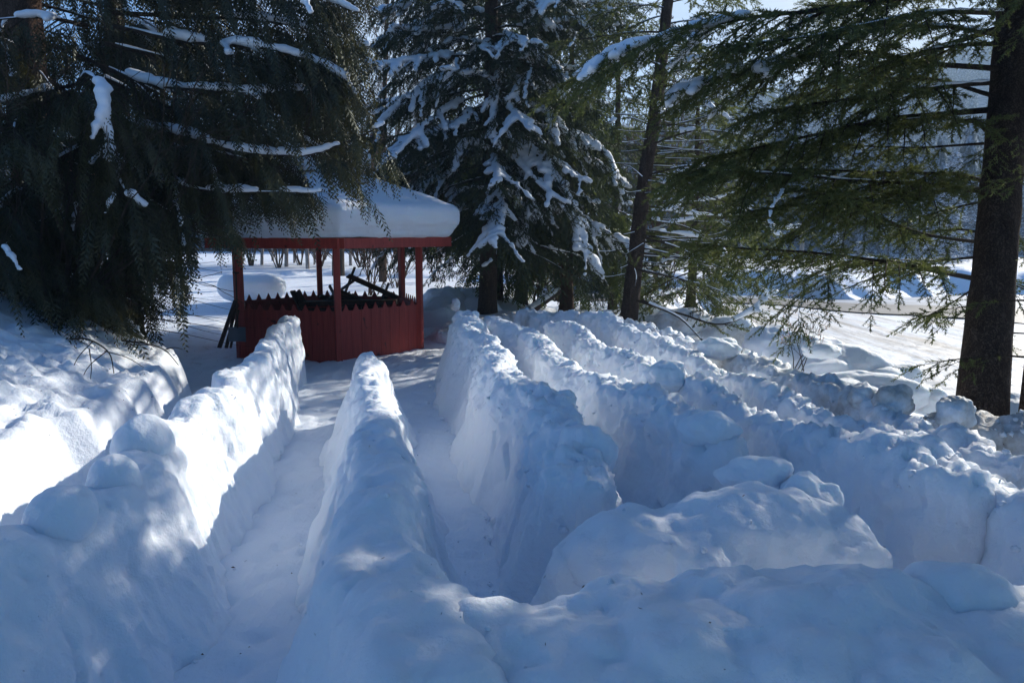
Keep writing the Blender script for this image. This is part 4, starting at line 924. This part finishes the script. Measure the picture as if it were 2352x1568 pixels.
# --- leaning tree with thin snowed limbs
b = G(1438, 735, .62); b[2] = .25
T = Tree('leaning_fir_tree', b, 'slim fir leaning to the right with bare snow dusted limbs low on its trunk', 23, 'fir', temps=needM)
top = W(1528, 0, 17.0); dirv = (top-b); T.trunk(b+dirv*2.0, .185, .05, .08); T.droop = .3; T.sec_step = .2; T.tw_step = .075; T.tw_s = 1.15; T.sec_len = .3; T.dust = 1.; T.tuft = .05; T.snow_r = .06; T.bare = .25
for C, r_, fo, sn in [([(1475, 690, 15.4), (1560, 730, 14.8), (1620, 790, 14.4), (1650, 822, 14.2)], .03, (.5, .95), .0), ([(1462, 690, 15.4), (1560, 720, 15), (1660, 745, 14.6), (1745, 700, 14.4), (1760, 655, 14.3)], .03, (.35, 1.), 1),
                  ([(1465, 620, 15.5), (1560, 640, 15.2), (1660, 670, 15), (1740, 720, 14.9)], .026, (.3, 1.), 0), ([(1470, 580, 15.6), (1560, 590, 15.4), (1650, 585, 15.2)], .022, (.4, 1.), 0), ([(1478, 545, 15.6), (1560, 570, 15.3), (1640, 610, 15.1), (1700, 630, 15)], .025, (.35, 1.), .5),
                  ([(1483, 505, 15.7), (1570, 520, 15.4), (1650, 560, 15.2), (1662, 590, 15.1)], .024, (.3, 1), 1), ([(1488, 450, 15.8), (1580, 440, 15.6), (1680, 470, 15.3), (1760, 520, 15.1), (1840, 525, 15)], .026, (.3, 1), 1),
                  ([(1495, 400, 15.9), (1590, 380, 15.6), (1700, 395, 15.4), (1790, 430, 15.2)], .024, (.25, 1), .6), ([(1500, 330, 16), (1600, 300, 15.7), (1700, 310, 15.4), (1760, 340, 15.3)], .024, (.2, 1), .8), ([(1505, 260, 16.1), (1580, 230, 15.8), (1640, 250, 15.7), (1690, 290, 15.6)], .022, (.2, 1), 1),
                  ([(1478, 560, 15.9), (1430, 590, 16.2), (1400, 620, 16.3)], .015, (.9, 1), 0), ([(1490, 420, 16), (1440, 380, 16.2), (1400, 400, 16.3)], .015, (.7, 1), 0), ([(1500, 290, 16), (1440, 270, 16), (1380, 290, 15.9)], .018, (.5, 1), .7), ([(1515, 150, 16.3), (1460, 130, 16.1), (1420, 150, 16)], .018, (.3, 1), .8),
                  ([(1450, 700, 15.3), (1462, 640, 14.9), (1455, 610, 14.8)], .01, (.95, 1), 0)]:
    T.branch([W(*c) for c in C], r_, fo, 1.2, sn, dust=1., seclen=.28, snow_s=1.0, snow_from=.55)
T.auto(1.6, 6.2, 70, 2.5, 2.3, az=(-1.5, 1.2), el=(-.1, .1), sag=-.15, r0=.016, dens=.4, fol=(.55, 1.), snow=.2)
T.auto(1.4, 5.5, 18, 1.2, 1.5, az=(1.6, 4.4), el=(-.1, .1), sag=-.1, r0=.012, dens=.1, fol=(.9, 1.))
T.auto(5.6, 12, 40, 2.4, 1.6, el=(.0, .25), r0=.02, snow=.2, dens=1.2); T.auto(12, 17, 18, 1.8, .5, el=(.0, .3), r0=.02, dens=.8); T.done(.035)
# bushy firs right behind it
for x, y, hh, sdx, lbl in [(4.3, 19.2, 6.5, 29, 'bushy green fir with scattered snow tufts right behind the leaning fir'), (3.1, 24.5, 12, 31, 'taller thin fir farther back between the cabin and the leaning fir')]:
    b = np.array([x, y, .2]); T = Tree('fir_tree', b, lbl, sdx, 'fir', temps=needM); T.trunk(b+np.array([.1, 0, hh]), .13, .03); T.sec_step = .16; T.tw_step = .08; T.tw_s = 1.4; T.sec_len = .34; T.snow_r = .06; T.dust = .5
    T.auto(.9, hh, 60, 2.2, .5, el=(-.1, .3), sag=-.25, r0=.02, snow=.3, dens=1., snow_w=.6); T.done(.04)

# --- right foreground fir
b = G(2250, 945, .70); b[2] = .35
T = Tree('fir_tree', b, 'big fir with thick dark trunk at the right, long limbs spreading left', 41, 'fir', temps=needS)
top = W(2345, 0, 9.5); T.trunk(b+(top-b)*3.0, .245, .06, .07); T.droop = .28; T.sec_step = .088; T.tw_step = .04; T.sec_len = .26; T.sec_max = .9; T.tw_s = 1.15; T.snow_r = .055; T.vr = .75; T.rn = .24; T.tuft = .015; T.dust = .25; T.bare = .08
BR = [([(2300, -40, 9.2), (2045, 0, 8.9), (1883, 22, 8.7), (1721, 42, 8.5), (1560, 78, 8.4), (1440, 105, 8.35), (1350, 165, 8.3)], .036, 1., (.5,), 1), ([(2290, 158, 9.2), (2117, 144, 9), (1973, 119, 8.7), (1829, 133, 8.5), (1685, 165, 8.4), (1540, 215, 8.3)], .034, 1., (.6,), 1),
      ([(2282, 252, 9.3), (2117, 266, 9), (2009, 277, 8.8), (1865, 313, 8.6), (1721, 345, 8.5), (1610, 365, 8.5)], .04, 1., None, 0), ([(2275, 310, 9.3), (2240, 280, 9.1), (2189, 274, 8.9), (2099, 272, 8.8), (1990, 290, 8.6)], .026, .8, None, 0),
      ([(2272, 329, 9.4), (2117, 338, 9.5), (1973, 335, 9.5), (1847, 335, 9.6), (1760, 340, 9.7)], .018, 1., None, 0), ([(2264, 418, 9.4), (2189, 400, 9.2), (2045, 396, 9.0), (1865, 389, 8.8), (1700, 400, 8.7)], .028, 1., None, 0),
      ([(2261, 436, 9.3), (2153, 425, 8.9), (1973, 414, 8.5), (1757, 400, 8.3), (1649, 389, 8.2), (1560, 395, 8.2)], .028, 1., None, 0), ([(2257, 463, 9.6), (2153, 486, 9.9), (2045, 522, 10.2)], .018, 1., None, 0), ([(2261, 558, 9.3), (2117, 536, 8.8), (1987, 482, 8.3), (1940, 455, 8.1), (1860, 440, 8)], .024, .6, None, 0),
      ([(2247, 533, 9.7), (2189, 527, 9.8), (2040, 540, 10)], .02, .9, None, 0), ([(2240, 640, 9.3), (2141, 621, 9.1), (2043, 601, 8.9), (1889, 581, 8.7), (1721, 572, 8.5), (1600, 560, 8.45)], .034, 1.1, None, 0), ([(2043, 601, 8.9), (1930, 620, 8.6), (1880, 660, 8.4), (1840, 700, 8.3), (1832, 760, 8.3)], .010, .45, None, 0),
      ([(2262, 440, 9.2), (2120, 440, 8.8), (1980, 455, 8.5), (1840, 470, 8.3), (1700, 490, 8.2)], .022, 1.0, None, 0), ([(2250, 590, 9.6), (2120, 600, 9.9), (2020, 590, 10.1)], .02, 1., None, 0), ([(2240, 660, 9.3), (2180, 700, 9.1), (2120, 730, 9.0)], .014, .9, None, 0),
      ([(2290, 80, 9.2), (2150, 60, 9.6), (2000, 60, 9.9), (1880, 80, 10.1)], .03, 1., None, 0), ([(2290, 190, 9.2), (2150, 200, 8.8), (2000, 220, 8.5), (1850, 240, 8.3), (1720, 270, 8.2)], .03, 1.1, None, 0), ([(2300, 30, 9.2), (2150, 30, 8.6), (1980, 60, 8.2), (1820, 90, 8), (1660, 110, 7.9)], .03, 1.0, None, 0),
      ([(2300, 100, 9.2), (2160, 110, 9.8), (2000, 150, 10.3), (1860, 190, 10.8)], .03, 1.1, None, 0), ([(2280, 220, 9.4), (2130, 180, 9.9), (1960, 190, 10.4), (1800, 230, 10.8)], .03, 1., None, 0),
      ([(2250, 540, 9.5), (2330, 545, 9.3), (2450, 560, 9)], .02, 1., None, 0), ([(2245, 640, 9.5), (2320, 650, 9.2), (2450, 700, 9)], .02, 1., None, 0), ([(2230, 760, 9.6), (2330, 765, 9.4), (2420, 770, 9.3)], .022, .4, None, 0), ([(2260, 350, 9.5), (2340, 370, 9.3), (2450, 420, 9)], .02, 1., None, 0)]
for C, r_, dn, sf, sn in BR:
    T.branch([W(*c) for c in C], r_, (.16, 1.), dn*1.1, 1. if sn else 0, dust=.3, snow_from=(sf[0] if sf else .5), snow_s=1.15, snow_w=.9, seclen=.26)
T.auto(4.6, 9, 46, 2.9, 2.8, el=(.0, .15), sag=-.2, lift=.12, r0=.035, dens=.7, snow=.1)
T.auto(9, 19, 50, 3.0, .8, el=(.1, .4), r0=.03, dens=.5); T.done(.03)
b = G(2352, 985, .55); b[2] = .3
T = Tree('fir_tree', b, 'slim dark fir trunk cut off by the right edge of the picture', 43, 'fir', temps=needS); T.trunk(b+np.array([.35, 0, 10]), .085, .03); T.sec_step = .13; T.tw_step = .06; T.snow_r = .04
T.auto(.8, 9, 26, 1.1, .8, el=(-.1, .2), r0=.014, dens=1.); T.done(.03)
# right-edge fir shades the foreground; three more added unseen to block sky light
for bx, by, hh, sdx, lbl in [(9.4, 7.6, 18, 47, 'tall fir standing beyond the right edge of the picture'), (5.6, .6, 15, 53, 'unseen fir added to the right of the viewer to block sky light'), (-4.2, -2.4, 15, 57, 'unseen fir added behind and left of the viewer to block sky light'), (1.2, -3.6, 16, 59, 'unseen fir added straight behind the viewer to block sky light')]:
    b = np.array([bx, by, 0]); T = Tree('fir_tree', b, lbl, sdx, 'fir', temps=needM, group='firs outside the picture'); T.trunk(b+np.array([.1, 0, hh]), .25, .05); T.sec_step = .22; T.tw_step = .11; T.tw_s = 2.8; T.sec_len = .36
    T.auto(3.6, hh-.5, 64, 3.4, .9, el=(0, .3), r0=.03, dens=1.); T.done(.05)
#PART5
# ------------------------------------------------------------------ bare trees, shrubs, frosted trees
def grow(tb, p, d, L, r, depth, rg, spread=.5, up=.1, kids=(3, 5), leafs=None, minr=.003, sides=4):
    n = 7; P = [np.array(p, float)]; d = np.array(d, float); d /= np.linalg.norm(d); c = d.copy(); ds = []
    for i in range(n-1):
        c = c+rg.normal(size=3)*.10+NZ*up*.3; c /= np.linalg.norm(c); P.append(P[-1]+c*L/(n-1)); ds.append(c.copy())
    P = np.array(P); tb.add(P, np.linspace(r, max(minr, r*.45), n), sides+2 if depth > 2 else sides)
    if leafs is not None and depth <= 1 and rg.random() < leafs[1]:
        leafs[0].append(P[-1])
    if depth == 0: return
    k = int(rg.integers(*kids))
    for j in range(k):
        t = .25+.75*(j+rg.random())/k; i = min(n-2, int(t*(n-1))); q = ds[i]+rg.normal(size=3)*spread; q[2] += up
        grow(tb, P[i+1], q, L*(.45+.3*rg.random()), max(minr, r*.5*(1.1-.3*t)), depth-1, rg, spread, up, kids, leafs, minr, sides)
def bare(name, base, label, cat, seed, Hh, r, stems=1, depth=4, mat='twig', spread=.45, up=.12, lean=(0, 0), leafp=0., leafm='dryleaf', group=None, minr=.004, kids=(3, 6), trunk=False, clear=.35, leafs=.03):
    rg = np.random.default_rng(seed); b = np.array(base, float); tb = Tubes(); lv = ([], leafp) if leafp else None
    root = None
    if trunk:
        root = thing(name, b, label, cat, group); t2 = Tubes()
        s_ = np.linspace(0, 1, 20)[:, None]; P = b+np.array([lean[0], lean[1], Hh])*s_+.12*np.hstack([vn(np.hstack([s_*3, s_*0+seed, s_*0]), 2)[:, None], vn(np.hstack([s_*3, s_*0+seed+5, s_*0]), 2)[:, None], s_*0]); P[0, 2] -= .3
        t2.add(P, r*(1-.8*s_[:, 0]), 9)
        n = int(Hh*2.2)
        for i in range(n):
            t = clear+(1-clear)*(i+rg.random())/n; k = int(t*19); a = rg.random()*6.28; e = .5+.6*rg.random()
            grow(tb, P[k], (math.cos(a), math.sin(a), e), Hh*.24*(1.25-t)*(.6+.6*rg.random()), r*.32*(1.1-t), depth-1, rg, spread, up, kids, lv, minr)
        t2.bake('trunk', M[mat], root, b); tb.bake('branches', M[mat if mat != 'birch' else 'twig_light'], root, b)
    else:
        for i in range(stems):
            a = rg.random()*6.28; q = .25+.4*rg.random(); grow(tb, b+rg.normal(size=3)*.05*np.array([1, 1, 0]), (math.cos(a)*q+lean[0], math.sin(a)*q+lean[1], 1), Hh*(.5+.3*rg.random()), r, depth, rg, spread, up, kids, lv, minr)
        V = np.concatenate(tb.V); Fq = np.concatenate(tb.F)
        root = thing(name, b, label, cat, group); mesh('stems', V-b, Fq, M[mat], root)
    if lv and lv[0]:
        C = np.array(lv[0]); m = np.repeat(C, 3, 0)+rg.normal(size=(len(C)*3, 3))*leafs; D = rg.normal(size=m.shape); D /= np.linalg.norm(D, axis=1)[:, None]; E = np.cross(D, rg.normal(size=m.shape)); E /= np.linalg.norm(E, axis=1)[:, None]
        l = leafs; Vv = np.stack([m-D*l*.5, m+E*l*.22, m+D*l*.6, m-E*l*.22], 1).reshape(-1, 3)-b; mesh('leaves', Vv, np.arange(len(Vv)).reshape(-1, 4), M[leafm], root, False)
    return root
rg = np.random.default_rng(99)
birch_u = [(560, 46), (598, 44), (628, 50), (652, 42), (676, 47), (702, 40), (718, 45), (746, 52), (770, 38), (806, 44), (842, 50), (868, 41), (905, 46), (955, 52), (1010, 48), (1330, 44), (1420, 52), (1560, 58), (1700, 64)]
bl = ['forked', 'straight', 'crooked', 'slender', 'pale', 'thick', 'leaning', 'tall', 'short', 'stout', 'thin', 'bent']
for i, (u, d) in enumerate(birch_u):
    p = W(u, 600, d); p[2] = .4
    tag(bare('birch_tree', p, 'leafless pale birch standing in the row beyond the snow field behind the gazebo' if i < 15 else 'leafless pale birch among the trees near the road', 'birch', 200+i, 9+5*rg.random(), .05+.06*rg.random(), depth=3, mat='birch', lean=(rg.normal()*.6, 0), group='row of birches beyond the field' if i < 15 else 'birches near the road', trunk=True, minr=.012, kids=(3, 5), clear=.04))
p = W(780, 600, 34); p[2] = .4
bare('old_tree', p, 'thick grey trunk of a leafless tree seen between the gazebo posts', 'tree', 301, 11, .28, depth=4, mat='twig', trunk=True, minr=.01, clear=.3)
p = W(880, 700, 30); p[2] = .3; bare('bare_tree', p, 'tall leafless tree with fine twigs against the sky, between the cedar and the spruce', 'tree', 303, 13, .16, depth=4, mat='twig_light', trunk=True, minr=.008, lean=(.6, 0), clear=.25)
p = W(1500, 700, 27); p[2] = .2; bare('bare_tree', p, 'leafless fine twigged tree right behind the leaning fir', 'tree', 305, 9, .1, depth=4, mat='twig_light', trunk=True, minr=.008, clear=.1)
for i, (u, d, hh, lb) in enumerate([(850, 24, 2.3, 'reddish leafless shrub dusted with snow, seen through the gazebo opening'), (910, 27, 2.6, 'orange brown leafless shrub between the gazebo and the spruce'), (1000, 30, 2.2, 'low leafless shrub left of the spruce trunk'),
                               (1530, 26, 2.2, 'brown twiggy shrub just right of the leaning trunk'), (1640, 30, 2.8, 'brown twiggy shrub by the far road bank'), (1285, 24, 1.3, 'rusty leaved low shrub below the cedar sprays'), (1230, 23.5, 1.2, 'rusty leaved low shrub beside the slanting beam')]):
    p = W(u, 600, d); p[2] = .3
    bare('shrub', p, lb, 'shrub', 320+i, hh, .022, stems=9, depth=3, mat='twig_light', spread=.4, up=.25, leafp=.5 if i > 4 else .15, leafm='rust' if i > 4 else 'dryleaf', minr=.006, kids=(3, 5), leafs=.06)
for i, (u, d) in enumerate([(575, 43), (640, 41), (690, 44), (735, 42), (830, 40), (960, 42)]):
    p = W(u, 600, d); p[2] = .4; bare('thicket', p, 'leafless pale brown thicket at the far edge of the snow field behind the gazebo', 'thicket', 380+i, 3.8, .03, stems=12, depth=3, mat='twig_light', spread=.4, up=.25, minr=.012, kids=(3, 5), group='thickets at the far edge of the field')
# dead bush on the pile by the lot
bare('dead_bush', at(1832, 850, .62), 'small dead bush with curled orange leaves poking out of the snow pile', 'bush', 350, .62, .007, stems=5, depth=3, mat='twig', spread=.38, up=.2, leafp=.45, leafm='dryleaf', minr=.0022, kids=(2, 4), leafs=.03)
# twigs at the left bank
def hoop(name, pts, lab, r=.008, side=()):
    t = thing(name, pts[0], lab, 'twig'); o = np.array(pts[0]); tb = Tubes(); P = spline(pts, 24); tb.add(P-o, np.linspace(r, r*.4, 24), 6); tb.bake('stem', M['twig'], t, 0*o)
    for q in side: s2 = Tubes(); Q = spline(q, 16); s2.add(Q-o, np.linspace(r*.6, r*.25, 16), 5); s2.bake('side_twig', M['twig'], t, 0*o)
w = lambda u, v, d: W(u, v, d)
hoop('bent_twig', [w(160, 778, 8.6), w(205, 780, 8.5), w(250, 810, 8.4), w(262, 858, 8.35)], 'thin dark arching twig with side shoots on the left snow bank', .011,
     [[w(212, 785, 8.5), w(180, 820, 8.4), w(157, 868, 8.3)], [w(245, 806, 8.4), w(205, 840, 8.3), w(184, 878, 8.25)], [w(205, 800, 8.5), w(210, 840, 8.4), (w(208, 870, 8.35))], [w(240, 806, 8.4), w(290, 820, 8.4), w(330, 843, 8.4)]])
hoop('bent_twig', [w(280, 782, 9.2), w(340, 790, 9.1), w(380, 805, 9.0), w(410, 838, 9.0)], 'thin dark forked twig lying out over the left bank, right of the arching one', .011, [[w(300, 792, 9.1), w(340, 792, 9.1), w(372, 796, 9.0)], [w(380, 802, 9.), w(400, 798, 9), w(420, 802, 9)]])
bare('leafless_bush', (-5.9, 10.3, 1.25), 'tangle of leafless stems rising out of the left bank under the cedar', 'bush', 361, 3.2, .022, stems=9, depth=3, mat='twig', spread=.35, up=.1, lean=(.55, -.1), leafp=.05, minr=.004, kids=(2, 5))
bare('leafless_bush', (-7.2, 8.6, 1.9), 'tall thin leafless stems before the dark cedar at the left edge', 'bush', 363, 3.4, .016, stems=7, depth=3, mat='twig', spread=.3, up=.15, lean=(.3, -.1), leafp=.06, minr=.0035, kids=(2, 4))
# dark low evergreen bush hanging over the bank
T = Tree('evergreen_bush', np.array([-5.7, 11.6, .9]), 'dark low evergreen bush spreading over the left bank beneath the cedar', 71, 'cedar', temps=needS, cat='bush'); T.trunk(T.b+np.array([.2, 0, 2.2]), .05, .02); T.sec_step = .10; T.tw_step = .045; T.sec_len = .34; T.droop = .3; T.snow_r = .03; T.cr.prune = clear_view
T.auto(1.0, 2.9, 30, 1.9, 1.2, az=(-1.9, .7), el=(-.1, .3), sag=-.3, r0=.012, dens=1.); T.done(.03)
# frosted conifers past the road: tiers of white twigs
for i, (u, vt, d, hh) in enumerate([(2175, 350, 60, 0), (1912, 525, 66, 0), (2040, 500, 72, 0), (2105, 470, 64, 0), (2230, 430, 70, 0), (1790, 520, 74, 0), (1700, 500, 78, 0), (2290, 520, 60, 0), (1975, 560, 62, 0), (1610, 470, 80, 0), (1330, 430, 84, 0), (2350, 400, 76, 0)]):
    base = W(u, 604, d); base[2] = -.2; top = W(u, vt, d)[2]; hh = top-base[2]; r_ = np.random.default_rng(400+i)
    k = int(hh*62); t = r_.random(k)**.8; z = t*hh*.97+.3; a = r_.random(k)*6.283; L = (hh*.17*(1-t)+.25)*(.7+.5*r_.random(k))
    tris = []
    for j in range(6):
        s_ = (j+.5)/6; c = base+np.stack([np.cos(a)*L*s_, np.sin(a)*L*s_, z-.28*L*s_-.15*L*s_**2], -1); sz = .16+.20*r_.random(k)
        for m in range(3):
            dd = r_.normal(size=(k, 3)); dd[:, 2] = -abs(dd[:, 2])*.6; dd += np.stack([np.cos(a), np.sin(a), 0*a], -1); dd /= np.linalg.norm(dd, axis=1)[:, None]; e = np.cross(dd, r_.normal(size=(k, 3))); e /= np.linalg.norm(e, axis=1)[:, None]
            tris.append(np.stack([c-e*sz[:, None]*.16, c+e*sz[:, None]*.16, c+dd*sz[:, None]], 1))
    V = np.concatenate(tris).reshape(-1, 3)
    t_ = thing('frosted_conifer', base, ['tall frost white conifer glowing against the hazy hill, left of the big right trunk', 'low frost covered conifer beyond the road right of the utility pole'][i] if i < 2 else 'frost covered conifer in the wood edge beyond the road', 'conifer', 'frosted conifers beyond the road')
    mesh('foliage', V-base, np.arange(len(V)).reshape(-1, 3), M['frost'], t_, False); tb = Tubes(); tb.add(np.array([[0, 0, -.3], [0, 0, hh*.95]]), [.16, .03], 6); tb.bake('trunk', M['twig'], t_, 0)
# crumbs of broken snow lying on and along the walls
ra = np.random.default_rng(77); iv, if_ = ico(); base_i = iv; VV = []; FF = []; cnt = 0
for V_, N_2, n_, m_, st in CRUMB:
    dist = np.hypot(V_[n_//2, m_//2, 0], V_[n_//2, m_//2, 1]); k = 260 if st == 'chunk' else (90 if st == 'soft' else 40)
    if dist > 22: continue
    top = ra.random(k) < .62
    ii = ra.integers(2, n_-2, k); jj = np.where(top, ra.integers(int(m_*.3), int(m_*.7), k), 0)
    P_c = V_[ii, jj].copy(); foot = ~top
    mid = V_[ii, m_//2]; out = V_[ii, 0]-mid; out[:, 2] = 0; out /= np.linalg.norm(out, axis=1)[:, None]+1e-6; sd2 = np.where(ra.random(k) < .5, 1., -1.)[:, None]
    w_ = np.linalg.norm((V_[ii, 0]-mid)[:, :2], axis=1)[:, None]
    P_c = np.where(foot[:, None], mid*np.array([1, 1, 0])+out*sd2*(w_+.06*ra.random((k, 1))), P_c)
    for p in range(k):
        s_ = .006+.026*ra.random()**2.5
        if st != 'chunk': s_ *= .6
        q = base_i*(1+.25*ra.normal(size=(len(base_i), 1)))*np.array([1, .8, .7])*s_
        VV.append(q+P_c[p]+(np.array([0, 0, s_*.3]) if top[p] else np.array([0, 0, .02]))); FF.append(if_+cnt); cnt += len(base_i)
tag(mesh('snow_crumbs', np.concatenate(VV), np.concatenate(FF), M['snow_bough'], smooth=False), kind='stuff')
# bits of bark and needles on the snow
r_ = np.random.default_rng(5); V = []
for i in range(260):
    k = r_.random()
    if k < .12: p = G(300+450*r_.random(), 900+640*r_.random(), .02); p[2] = .03
    elif k < .8: p = np.array([-3.9-3.4*r_.random(), 5.5+5*r_.random(), 0]); p[2] = gz(p[0], p[1])+.02
    else: p = np.array([-5.2-2*r_.random(), 12.5+3*r_.random(), 0]); p[2] = gz(p[0], p[1])+.02
    a = r_.random()*6.28; l = .006+.012*r_.random()**2; d = np.array([math.cos(a), math.sin(a), .15]); e = np.array([-d[1], d[0], .1])*l*.4
    V += [p-d*l, p+e, p+d*l, p-e+np.array([0, 0, .008])]
for A_ in LIT:
    for p, nn in A_:
        a = r_.normal(size=3); d = np.cross(nn, a); d /= np.linalg.norm(d)+1e-9; l = .004+.009*r_.random()**3; e = np.cross(nn, d)*l*.35
        V += [p-d*l, p+e+nn*.004, p+d*l+nn*.01, p-e+nn*.004]
tag(mesh('needle_litter', np.array(V), np.arange(len(V)).reshape(-1, 4), M['dark'], smooth=False), kind='stuff')
# ------------------------------------------------------------------ haze
V = np.array([(x, y, z) for x in (-950, 950) for y in (-80, 1050) for z in (-12, 135)], float); Fq = [(0, 1, 3, 2), (4, 6, 7, 5), (0, 4, 5, 1), (2, 3, 7, 6), (0, 2, 6, 4), (1, 5, 7, 3)]
m = bpy.data.materials.new('haze'); m.use_nodes = True; n = m.node_tree; n.nodes.clear(); o = n.nodes.new('ShaderNodeOutputMaterial'); v = n.nodes.new('ShaderNodeVolumePrincipled')
v.inputs['Color'].default_value = (.55, .76, 1, 1); v.inputs['Density'].default_value = .0012; v.inputs['Anisotropy'].default_value = .2; n.links.new(v.outputs[0], o.inputs['Volume'])
tag(mesh('haze', V, Fq, m, smooth=False), kind='stuff')
